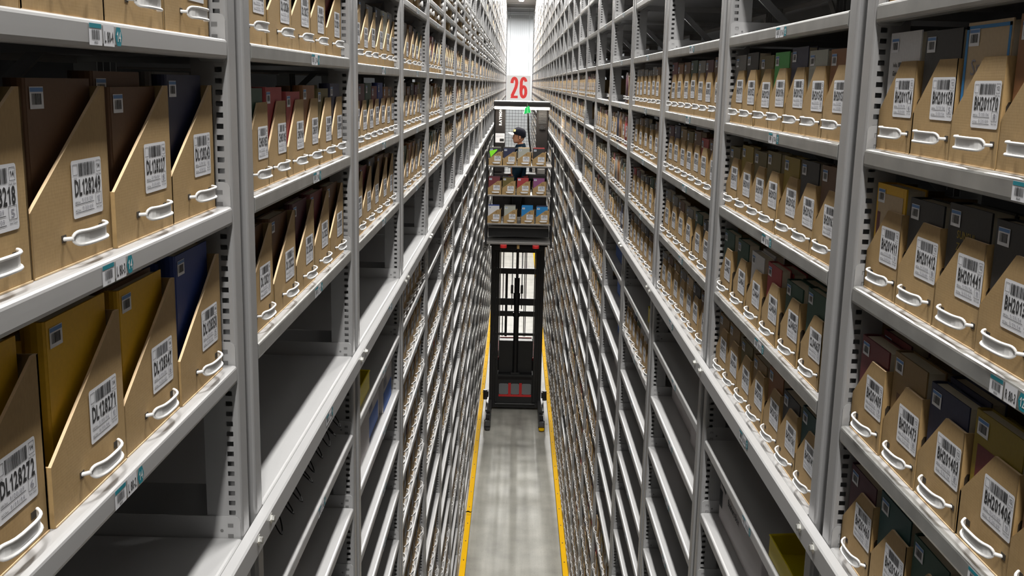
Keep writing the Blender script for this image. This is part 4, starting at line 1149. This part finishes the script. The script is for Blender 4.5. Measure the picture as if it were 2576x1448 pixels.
# tractor behind the mast
mb = MB(); mb.bbox(-0.40, 0.40, 0.50, 1.75, 0.06, TZ(-4.62), 'charcoal', 0.04)
mb.bbox(-0.38, 0.38, 0.52, 1.70, TZ(-4.62), TZ(-4.57), 'red', 0.02); mb.bbox(-0.30, 0.30, 0.60, 1.60, TZ(-4.57), TZ(-4.52), 'charcoal', 0.02); mb.cyl((0, 0.75, TZ(-4.53)), (0, 0.75, TZ(-4.30)), 0.04, 'black', 16)
part('tractor_body', mb, tr)
mb = MB(); rs = []
for q_ in range(5):
    a = q_ / 4 * PI / 2; rs.append([(0.13 * math.cos(a) * math.cos(b * PI / 10) * 1.0, 0.75 + 0.13 * math.cos(a) * math.sin(b * PI / 10), TZ(-4.31) + 0.045 * math.sin(a)) for b in range(20)])
mb.rings(rs, 'paper', caps=False); part('beacon_cap', mb, tr, label='pale domed cap')
# outrigger legs with load wheels
for s_ in (-1, 1):
    mb = MB(); a, b = sorted((s_ * 0.475, s_ * 0.375))
    mb.bbox(a, b, -0.55, 0.25, 0.13, 0.17, 'darksteel', 0.008)
    mb.bbox(a, a + 0.02, -0.98, -0.45, 0.045, 0.15, 'darksteel', 0.008); mb.bbox(b - 0.02, b, -0.98, -0.45, 0.045, 0.15, 'darksteel', 0.008)
    mb.bbox(a, b, -1.03, -0.93, 0.05, 0.13, 'darksteel', 0.02); mb.bbox(a, b, -0.70, -0.64, 0.05, 0.14, 'darksteel', 0.01)
    o = part('outrigger', mb, tr)
    for yy in (-0.86, -0.55):
        mb = MB(); mb.cyl((a + 0.022, yy, 0.062), (b - 0.022, yy, 0.062), 0.062, 'black_dull', 24); part('load_wheel', mb, o)
    mb = MB(); mb.cyl(((a + b) / 2, -1.05, 0.02), ((a + b) / 2, -1.05, 0.045), 0.045, 'yellow_rail' if s_ > 0 else 'darksteel', 20); part('bumper_wheel', mb, o, label='yellow bumper wheel' if s_ > 0 else 'dark bumper wheel')
    mb = MB(); a2, b2 = sorted((s_ * 0.435, s_ * 0.52)); mb.bbox(a2, b2, -0.10, 0.02, 0.24, 0.34, 'black', 0.01); mb.cyl((s_ * 0.49, -0.06, 0.20), (s_ * 0.49, -0.06, 0.36), 0.035, 'darksteel', 16); part('guide_roller', mb, tr)
# operator platform and compartment
mb = MB(); mb.bbox(-0.42, 0.42, -1.42, -0.05, TZ(-2.36), TZ(-2.30), 'charcoal', 0.008); mb.bbox(-0.36, 0.36, -1.38, -1.30, TZ(-2.42), TZ(-2.36), 'black', 0.006); part('platform', mb, tr)
mb = MB(); mb.bbox(-0.40, 0.40, -0.46, -0.38, TZ(-2.30), TZ(-1.42), 'charcoal', 0.01); mb.bbox(-0.40, 0.40, -0.60, -0.38, TZ(-1.44), TZ(-1.36), 'charcoal', 0.015); part('control_console', mb, tr)
mb = MB(); mb.cyl((0.16, -0.56, TZ(-1.33)), (0.16, -0.56, TZ(-1.25)), 0.02, 'black', 12); mb.tube([(0.10, -0.60, TZ(-1.24)), (0.16, -0.56, TZ(-1.22)), (0.22, -0.60, TZ(-1.24))], 0.014, 'darksteel', 8); mb.bbox(0.26, 0.38, -0.60, -0.46, TZ(-1.36), TZ(-1.28), 'cartgrey', 0.008); part('steering_handle', mb, tr)
for x in (-0.10, 0.11):
    mb = MB(); mb.bbox(x * 2.2 - 0.035, x * 2.2 + 0.035, -1.90, -1.30, TZ(-2.300), TZ(-2.268), 'black', 0.004); mb.cyl((x * 2.2, -1.90, TZ(-2.305)), (x * 2.2, -1.90, TZ(-2.266)), 0.048, 'red', 24); part('fork', mb, tr, label='fork with red tip')
# left panel with vertical brand lettering and data plate
mb = MB(); mb.bbox(-0.40, -0.245, -0.50, -0.30, TZ(-1.35), TZ(-0.33), 'charcoal', 0.012); pl_ = part('cab_panel', mb, tr)
mb = MB(); text(mb, 'RAYMOND', 0, -0.020, 0.292, 0.036, 0, 'white_plastic', 0.05)
mb.v = [(-0.322 - z_ + 0.0, -0.502, TZ(-0.635) + x_) for x_, y2, z_ in mb.v]; part('side_lettering', mb, pl_, label='white vertical lettering')
mb = MB(); mb.face([(x_, -0.5022, z_) for x_, z_ in rrect(-0.392, -0.252, TZ(-0.897), TZ(-0.757), 0.006)], 'paper')
for q_ in range(4): mb.face([(-0.385, -0.5026, TZ(-0.777 - q_ * 0.013)), (-0.26, -0.5026, TZ(-0.777 - q_ * 0.013)), (-0.26, -0.5026, TZ(-0.773 - q_ * 0.013)), (-0.385, -0.5026, TZ(-0.773 - q_ * 0.013))], 'grey_ink')
mb.face([(-0.325, -0.5026, TZ(-0.880)), (-0.26, -0.5026, TZ(-0.880)), (-0.26, -0.5026, TZ(-0.836)), (-0.325, -0.5026, TZ(-0.836))], 'ink')
part('data_plate', mb, pl_, label='white data plate with black lines')
# right panel with louvres
mb = MB(); mb.bbox(0.235, 0.405, -0.50, -0.30, TZ(-1.35), TZ(-0.33), 'charcoal', 0.012); pr_ = part('cab_panel', mb, tr)
mb = MB()
for q_ in range(14): mb.bbox(0.262, 0.385, -0.508, -0.50, TZ(-0.60) + q_ * 0.0165, TZ(-0.592) + q_ * 0.0165, 'darksteel', 0.001)
part('louvre', mb, pr_)
mb = MB(); mb.cyl((0.32, -0.502, TZ(-0.655)), (0.32, -0.53, TZ(-0.655)), 0.032, 'black', 20); mb.bbox(0.275, 0.37, -0.52, -0.50, TZ(-0.69), TZ(-0.65), 'black', 0.006); part('fan_cover', mb, pr_)
# wire screen between the panels
mb = MB()
for q_ in range(11):
    x = -0.235 + q_ * 0.047; mb.tube([(x, -0.30, TZ(-1.36)), (x, -0.30, TZ(-0.36))], 0.0022, 'screen', 5)
for q_ in range(21):
    z_ = TZ(-1.35) + q_ * 0.047; mb.tube([(-0.245, -0.303, z_), (0.235, -0.303, z_)], 0.0022, 'screen', 5)
part('wire_screen', mb, tr)
# overhead guard with its light
mb = MB(); mb.bbox(-0.42, 0.43, -0.75, 0.10, TZ(-0.285), TZ(-0.268), 'screen', 0.004)
mb.bbox(-0.42, 0.43, -0.76, -0.70, TZ(-0.345), TZ(-0.285), 'charcoal', 0.006); mb.box(-0.42, -0.39, -0.70, 0.1, TZ(-0.33), TZ(-0.285), 'charcoal'); mb.box(0.40, 0.43, -0.70, 0.1, TZ(-0.33), TZ(-0.285), 'charcoal')
mb.box(-0.40, -0.36, -0.02, 0.02, TZ(-2.3), TZ(-0.28), 'black'); mb.box(0.37, 0.41, -0.02, 0.02, TZ(-2.3), TZ(-0.28), 'black')
gd = part('overhead_guard', mb, tr)
mb = MB()
for x0, x1 in ((-0.41, 0.07), (0.12, 0.42)): mb.bbox(x0, x1, -0.752, -0.62, TZ(-0.385), TZ(-0.345), 'glow2', 0.012)
part('guard_light', mb, gd, label='glowing white light bar')
for xx in (-0.17, 0.27):
    ld = bpy.data.lights.new('guard_lamp_light', 'AREA'); ld.shape = 'RECTANGLE'; ld.size = 0.45; ld.size_y = 0.12; ld.energy = 5; ld.color = (1.0, 0.9, 0.76)
    lo = bpy.data.objects.new('guard_lamp_light', ld); lo.location = (CX + xx, 16.5 - 0.69, TZ(-0.395)); COL.objects.link(lo)
    lo.rotation_euler = (0, 0, 0)
# coiled power hose and green bell hook
mb = MB(); mb.tube([(0.095, -0.68, TZ(-0.42)), (0.105, -0.67, TZ(-0.52)), (0.11, -0.66, TZ(-0.68)), (0.125, -0.66, TZ(-0.84)), (0.15, -0.68, TZ(-1.0)), (0.18, -0.70, TZ(-1.18))], [0.012, 0.014, 0.015, 0.014, 0.013, 0.012], 'black_dull', 10)
part('tether_strap', mb, tr)
t = thing('safety_hook_cover', 'green plastic cover hanging from the light bar of the truck', 'cover', (CX + 0.082, 16.5 - 0.80, TZ(-0.405)))
mb = MB(); rs = []
for r_, z_ in ((0.022, 0.065), (0.030, 0.055), (0.042, 0.0), (0.055, -0.03)):
    rs.append([(r_ * 1.1 * math.cos(a * PI / 8) * (1.05 if math.cos(a * PI / 8) > 0 else 1), r_ * 0.8 * math.sin(a * PI / 8), z_ + 0.012 * math.cos(a * PI / 8)) for a in range(16)])
mb.rings(rs, 'green', smooth=True); part('body', mb, t)
mb = MB(); mb.tube([(0, 0.0, 0.06), (0.002, 0, 0.085), (0.0, 0.0, 0.115)], 0.006, 'chrome', 8); part('clip', mb, t)

# ------------------------------------------------------------------ book cart on the forks
CY = 14.62; CXC = 0.062
ct = thing('book_cart', 'dark steel book cart with three shelves raised on the truck forks', 'cart', (CXC, CY, 0))
ZS = [-1.140, -1.552, -1.958]
for s_ in (-1, 1):
    for yy in (0.0, 0.50):
        mb = MB(); mb.bbox(s_ * 0.468 - 0.014, s_ * 0.468 + 0.014, yy, yy + 0.03, TZ(-2.28), TZ(-0.955 + 0.02 * yy), 'black', 0.004); part('corner_post', mb, ct)
    mb = MB(); mb.tube([(s_ * 0.468, 0.515, TZ(-0.95)), (s_ * 0.468, 0.30, TZ(-0.90)), (s_ * 0.468, 0.015, TZ(-0.955))], 0.012, 'black', 8); part('side_rail', mb, ct)
for z_ in ZS:
    mb = MB(); mb.bbox(-0.452, 0.452, 0.0, 0.53, TZ(z_) - 0.022, TZ(z_), 'cartgrey', 0.004); mb.box(-0.452, 0.452, 0.527, 0.53, TZ(z_), TZ(z_) + 0.03, 'cartgrey'); part('shelf', mb, ct)
mb = MB(); mb.bbox(-0.452, 0.46, 0.0, 0.55, TZ(-2.262), TZ(-2.225), 'cartgrey', 0.006); mb.bbox(-0.44, 0.44, 0.30, 0.55, TZ(-2.19), TZ(-2.06), 'black', 0.006); mb.bbox(-0.44, 0.44, 0.26, 0.56, TZ(-2.06), TZ(-2.035), 'cartgrey', 0.006); part('base_deck', mb, ct)
for s_ in (-1, 1):
    for yy in (0.05, 0.46):
        mb = MB(); x_, z_ = s_ * 0.475, TZ(-2.338)
        if s_ < 0: mb.cyl((x_, yy, z_), (x_, yy + 0.024, z_), 0.044, 'cartgrey', 28); mb.cyl((x_, yy - 0.004, z_), (x_, yy, z_), 0.030, 'darksteel', 24); mb.cyl((x_, yy - 0.008, z_), (x_, yy - 0.004, z_), 0.012, 'cartgrey', 16)
        else: mb.cyl((x_ - 0.012, yy + 0.01, z_), (x_ + 0.012, yy + 0.01, z_), 0.044, 'cartgrey', 28)
        mb.box(x_ - 0.020, x_ + 0.020, yy - 0.008, yy + 0.034, TZ(-2.290), TZ(-2.282), 'cartgrey'); mb.cyl((x_, yy + 0.012, TZ(-2.284)), (x_, yy + 0.012, TZ(-2.262)), 0.010, 'cartgrey', 12)
        part('caster', mb, ct)
mb = MB(); mb.bbox(-0.018, 0.018, 0.05, 0.09, TZ(-2.33), TZ(-2.262), 'tan', 0.003); part('stop_block', mb, ct, label='tan wooden block')
CART = [
 (0, [(-0.385, 'black', '21', 'CH051441'), (-0.185, 'navy', '15', 'CH051471'), (0.020, 'pale grey', '9', 'CH051472'), (0.230, 'black', '22', 'CH051445')]),
 (1, [(-0.390, 'dark red', '12', 'CH051429'), (-0.190, 'olive', '16', 'CH051451'), (0.017, 'red', '20', 'CH051452'), (0.244, 'purple', '12', 'CH051467')]),
 (2, [(-0.390, 'white', '5', 'CH051454'), (-0.160, 'pale grey', '24', 'CH051407'), (0.087, 'bright blue', '8', 'CH051474'), (0.298, 'bright blue', '19', 'CH051473')])]
nm_row = ['top', 'middle', 'bottom']; nm_col = ['leftmost', 'second', 'third', 'rightmost']
for ri, items in CART:
    for ci, (x, col, num, code) in enumerate(items):
        loc = (x, CY + 0.02, TZ(ZS[ri]) + 0.0005)
        t = make_tray('cart', loc, 0.0, 'kraft tray numbered %s on the %s shelf of the raised cart, %s tray' % (num, nm_row[ri], nm_col[ci]), 'book trays on the raised cart', code, '14')
        mb = MB(); text(mb, num, 0.118, 0.142, 0.020 * len(num), 0.026, -0.0010, 'pencil', 0.0); part('pencil_number', mb, t, label='handwritten number %s' % num)
        bcol = {'white': 'white', 'purple': 'purple'}.get(col, col)
        make_book(bcol, (x + 0.010, CY + 0.028, loc[2] + 0.0045), 0.0, 'front %s book in cart %s shelf, %s tray' % (col, nm_row[ri], nm_col[ci]), 'books in the cart trays', 0.160, 0.235, 0.035)
        if (ri, ci) in ((0, 0), (0, 1), (0, 2), (0, 3), (1, 0), (1, 1), (2, 0), (2, 1), (2, 2), (2, 3)):
            c2 = {(0, 2): 'beige', (0, 3): 'red', (2, 3): 'navy', (2, 2): 'bright blue', (2, 0): 'blue', (1, 1): 'black', (0, 0): 'grey', (0, 1): 'black', (1, 0): 'maroon', (2, 1): 'grey'}[(ri, ci)]
            make_book(c2, (x + 0.014, CY + 0.068, loc[2] + 0.0045), 0.0, 'rear %s book in cart %s shelf, %s tray' % (c2, nm_row[ri], nm_col[ci]), 'books in the cart trays', 0.158, 0.250, 0.04, sticker=False)
mb = MB(); mb.prism([(0.0, 0.050), (0.110, 0.076), (0.110, 0.060), (0.020, -0.040)], 0, 0.001, 'y', 'lime')
thing('paper_slip', 'lime green paper slip in the leftmost tray on the top cart shelf', 'paper', (-0.375, CY + 0.0265, TZ(ZS[0]) + 0.150), mb=mb)

# ------------------------------------------------------------------ the operator
PX, PY = 0.040, 15.72
feet = TZ(-2.30) + 0.0005
pe = thing('person', 'person in dark cap with white brim and teal shirt standing behind the cart, facing left', 'person', (PX, PY, 0))
def skin_body():
    """torso, arms, hands, legs and neck as one skinned surface"""
    H0 = TZ(-0.652); f = feet
    J = {'pelvis': ((0, 0, f + 0.83), .125), 'belly': ((-0.005, 0, f + 0.98), .125), 'chest': ((0.0, 0, f + 1.17), .135), 'upper': ((0.03, 0.0, f + 1.29), .09), 'neck': ((0.030, 0, f + 1.36), .056), 'nape': ((0.022, 0, f + 1.44), .052)}
    for n_, s_ in (('l', -1), ('r', 1)):
        J['hip' + n_] = ((0.0, s_ * 0.09, f + 0.79), .088); J['knee' + n_] = ((-0.02, s_ * 0.10, f + 0.44), .058); J['ank' + n_] = ((0.0, s_ * 0.10, f + 0.085), .040); J['toe' + n_] = ((-0.15, s_ * 0.105, f + 0.035), .034)
        J['sh' + n_] = ((0.03, s_ * 0.165, f + 1.27), .058); J['el' + n_] = ((0.0, s_ * 0.215, f + 1.0), .042); J['wr' + n_] = ((-0.10, s_ * 0.19, f + 0.80), .029); J['pa' + n_] = ((-0.15, s_ * 0.185, f + 0.755), .030)
    E = [('pelvis', 'belly'), ('belly', 'chest'), ('chest', 'upper'), ('upper', 'neck'), ('neck', 'nape')]
    for n_, s_ in (('l', -1), ('r', 1)):
        E += [('pelvis', 'hip' + n_), ('hip' + n_, 'knee' + n_), ('knee' + n_, 'ank' + n_), ('ank' + n_, 'toe' + n_), ('upper', 'sh' + n_), ('sh' + n_, 'el' + n_), ('el' + n_, 'wr' + n_), ('wr' + n_, 'pa' + n_)]
        for q_, (dy, ln) in enumerate(((-0.027, 0.065), (-0.009, 0.075), (0.009, 0.072), (0.027, 0.058))):
            p0 = J['pa' + n_][0]; J['f%d%s' % (q_, n_)] = ((p0[0] - ln * 0.55, p0[1] + dy, p0[2] - 0.010), .0095); J['g%d%s' % (q_, n_)] = ((p0[0] - ln * 0.85, p0[1] + dy, p0[2] - 0.040), .008)
            E += [('pa' + n_, 'f%d%s' % (q_, n_)), ('f%d%s' % (q_, n_), 'g%d%s' % (q_, n_))]
        p0 = J['wr' + n_][0]; J['t' + n_] = ((p0[0] - 0.05, p0[1] - s_ * 0.042, p0[2] - 0.012), .0105); E.append(('wr' + n_, 't' + n_))
    names = list(J); me = bpy.data.meshes.new('skeleton')
    me.from_pydata([J[n_][0] for n_ in names], [(names.index(a), names.index(b)) for a, b in E], [])
    ob = bpy.data.objects.new('skeleton', me); COL.objects.link(ob)
    sk = ob.modifiers.new('Skin', 'SKIN'); sk.use_smooth_shade = True
    for i, n_ in enumerate(names):
        r_ = J[n_][1]; me.skin_vertices[0].data[i].radius = (r_ * (1.0), r_)
        me.skin_vertices[0].data[i].use_root = (n_ == 'pelvis')
    ss = ob.modifiers.new('Sub', 'SUBSURF'); ss.levels = 2; ss.render_levels = 2
    dg = bpy.context.evaluated_depsgraph_get(); dg.update()
    out = bpy.data.meshes.new_from_object(ob.evaluated_get(dg))
    bpy.data.objects.remove(ob, do_unlink=True)
    return out
sk = skin_body()
b = MB(); b.idx([v.co.copy() for v in sk.vertices], [tuple(p_.vertices) for p_ in sk.polygons], 'skin', True)
# head, facing -x: rows of (height from chin, front, back, half width)
HZ = TZ(-0.880)
rows_ = [(-0.005, -0.068, 0.000, 0.022), (0.006, -0.080, 0.030, 0.042), (0.025, -0.084, 0.052, 0.055), (0.045, -0.082, 0.068, 0.063), (0.065, -0.080, 0.078, 0.067), (0.085, -0.082, 0.086, 0.070),
         (0.105, -0.082, 0.092, 0.073), (0.125, -0.086, 0.096, 0.076), (0.150, -0.086, 0.098, 0.077), (0.175, -0.080, 0.094, 0.073), (0.198, -0.062, 0.078, 0.060), (0.214, -0.030, 0.048, 0.035)]
rs = []
for z_, f_, k_, hw_ in rows_:
    c = (f_ + k_) / 2; rx = (k_ - f_) / 2; ring = []
    for a in range(32):
        th = 2 * PI * a / 32; dx, dy = -math.cos(th), math.sin(th)
        x = c + rx * dx; y = hw_ * dy * (0.88 if dx < -0.3 else 1.0)
        fr = max(0.0, 1 - abs(th if th < PI else th - 2 * PI) / 0.32)
        if 0.055 < z_ < 0.12: x -= 0.022 * fr * (1 - abs(z_ - 0.067) / 0.055 if z_ > 0.06 else 1)     # nose
        if 0.03 < z_ < 0.055: x -= 0.006 * fr                                                        # lips
        if 0.12 < z_ < 0.13: x -= 0.004 * fr                                                         # brow
        ring.append((x, y, HZ + z_))
    rs.append(ring)
b.rings(rs, 'skin')
for s_ in (-1, 1):   # ears
    er = []
    for r_, dd in ((0.0, 0.0), (0.8, 0.0), (1.0, 0.010), (0.75, 0.017), (0.45, 0.010)):
        er.append([(0.012 + 0.017 * r_ * math.cos(a * PI / 6) + 0.004 * dd * 50 * 0.1, s_ * (0.068 + dd), HZ + 0.082 + 0.028 * r_ * math.sin(a * PI / 6)) for a in range(12)])
    b.rings(er[1:], 'skin')
part('body', b, pe)
mb = MB()
for s_ in (-1, 1):
    rr_ = [[(-0.071 - 0.012 * math.sin(q_ * PI / 8), s_ * (0.032 + 0.013 * math.cos(q_ * PI / 8) * math.cos(a * PI / 5)), HZ + 0.106 + 0.007 * math.cos(q_ * PI / 8) * math.sin(a * PI / 5)) for a in range(10)] for q_ in range(4)]
    mb.rings(rr_, 'hair')
part('eyes', mb, pe)
mb = MB()   # short hair round the back and over the ears
rr_ = []
for z_, k_ in ((0.070, 0.0), (0.085, 1.0), (0.125, 1.04), (0.150, 1.03)):
    i_ = min(range(len(rows_)), key=lambda q_: abs(rows_[q_][0] - z_)); z0_, f_, kk_, hw_ = rows_[i_]; c = (f_ + kk_) / 2; rx = (kk_ - f_) / 2
    rr_.append([(c + (rx + 0.004) * math.cos(th), (hw_ + 0.0035) * math.sin(th), HZ + z_) for th in [math.radians(-100 + 200 * q_ / 20) for q_ in range(21)]])
mb.rings(rr_, 'hair', closed=False, caps=False); part('hair', mb, pe)
# shirt: the skinned torso and sleeves pushed outwards; trousers likewise
def cloth(test, off, m, name):
    bm = bmesh.new(); bm.from_mesh(sk); bm.normal_update()
    bmesh.ops.delete(bm, geom=[f for f in bm.faces if not test(f.calc_center_median())], context='FACES')
    for v in bm.verts: v.co += v.normal * off
    mb = MB(); mb.bm(bm, m, True); bm.free(); return part(name, mb, pe)
f0 = feet
cloth(lambda c: c.z > f0 + 0.80 and (c.x > -0.07 or c.z > f0 + 1.1) and c.z < f0 + 1.375, 0.010, 'polo', 'shirt')
cloth(lambda c: f0 + 0.09 < c.z <= f0 + 0.84 and c.x > -0.17, 0.009, 'trousers', 'trousers')
cloth(lambda c: c.z <= f0 + 0.10, 0.006, 'black_dull', 'shoes')
mb = MB()   # turned collar
rr_ = [[(0.024 + r1 * math.cos(a * PI / 12) * 1.05, r1 * math.sin(a * PI / 12), f0 + h_ + 0.012 * math.cos(a * PI / 12)) for a in range(24)] for r1, h_ in ((0.058, 1.375), (0.061, 1.405), (0.068, 1.396), (0.084, 1.350))]
mb.rings(rr_, 'polo', caps=False); part('collar', mb, pe)
mb = MB()   # harness straps over the shoulders
for s_ in (-1, 1):
    pts = [(-0.135, s_ * 0.07, f0 + 1.05), (-0.13, s_ * 0.085, f0 + 1.2), (-0.05, s_ * 0.095, f0 + 1.335), (0.04, s_ * 0.10, f0 + 1.355), (0.125, s_ * 0.08, f0 + 1.28), (0.155, s_ * 0.04, f0 + 1.1)]
    mb.tube(pts, 0.017, 'vest', 8)
part('harness', mb, pe)
mb = MB()
mb.rings([[(0.0 + 0.150 * math.cos(a * PI / 12), 0.148 * math.sin(a * PI / 12), f0 + h_) for a in range(24)] for h_ in (0.90, 0.93)], 'darkred', caps=False); part('belt', mb, pe, label='dark red belt')
# cap, tipped a little
mb = MB(); rs = []
for z_, f_, k_, hw_ in [(0.118, -0.088, 0.104, 0.084), (0.145, -0.091, 0.106, 0.086), (0.175, -0.086, 0.103, 0.083), (0.200, -0.072, 0.090, 0.073), (0.220, -0.046, 0.066, 0.052), (0.231, -0.014, 0.034, 0.022)]:
    c = (f_ + k_) / 2; rx = (k_ - f_) / 2
    rs.append([(c - rx * math.cos(2 * PI * a / 28), hw_ * math.sin(2 * PI * a / 28), HZ + z_ + (0.018 if z_ < 0.13 else 0.008) * math.cos(2 * PI * a / 28) + (-0.018 if (z_ < 0.13 and math.cos(2 * PI * a / 28) < 0) else 0) * abs(math.cos(2 * PI * a / 28))) for a in range(28)])
mb.rings(rs, 'navy'); cp = part('cap', mb, pe)
mb = MB(); top = []; bot = []
for q_ in range(5):
    t_ = q_ / 4; top.append([( -0.078 - 0.085 * t_ * math.cos(math.radians(a_)), 0.076 * math.sin(math.radians(a_)) * (1 - 0.15 * t_), HZ + 0.150 + 0.006 * t_ - (0.020 + 0.022 * t_) * (math.sin(math.radians(a_)) ** 2)) for a_ in range(-80, 81, 10)])
mb.rings(top, 'white_plastic', closed=False, caps=False); mb.rings([[(x, y, z_ - 0.004) for x, y, z_ in r_] for r_ in reversed(top)], 'white_plastic', closed=False, caps=False)
mb.rings([top[-1], [(x, y, z_ - 0.004) for x, y, z_ in top[-1]]], 'white_plastic', closed=False, caps=False); part('brim', mb, cp, label='white cap brim')
mb = MB(); mb.face([(-0.089, -0.036, HZ + 0.168), (-0.082, 0.036, HZ + 0.168), (-0.074, 0.034, HZ + 0.203), (-0.080, -0.034, HZ + 0.203)], 'cream')
mb.face([(-0.083, -0.030, HZ + 0.168), (-0.05, -0.0785, HZ + 0.172), (-0.045, -0.068, HZ + 0.203), (-0.075, -0.030, HZ + 0.203)], 'cream'); mb.v = [(x_ * 1.05 - 0.001, y_ * 1.05, z_) for x_, y_, z_ in mb.v]; part('patch', mb, cp, label='cream cap patch')

# small debris and tag details near the floor
mb = MB(); mb.tube([(-0.03, 0, 0.0), (0.0, 0.01, 0.006), (0.03, 0.0, 0.0), (0.05, 0.012, 0.002)], [0.004, 0.009, 0.006, 0.002], 'black_dull', 6)
thing('debris_scrap', 'dark scrap of debris lying on the left yellow floor rail', 'debris', (-0.50, 12.15, 0.060), mb=mb)
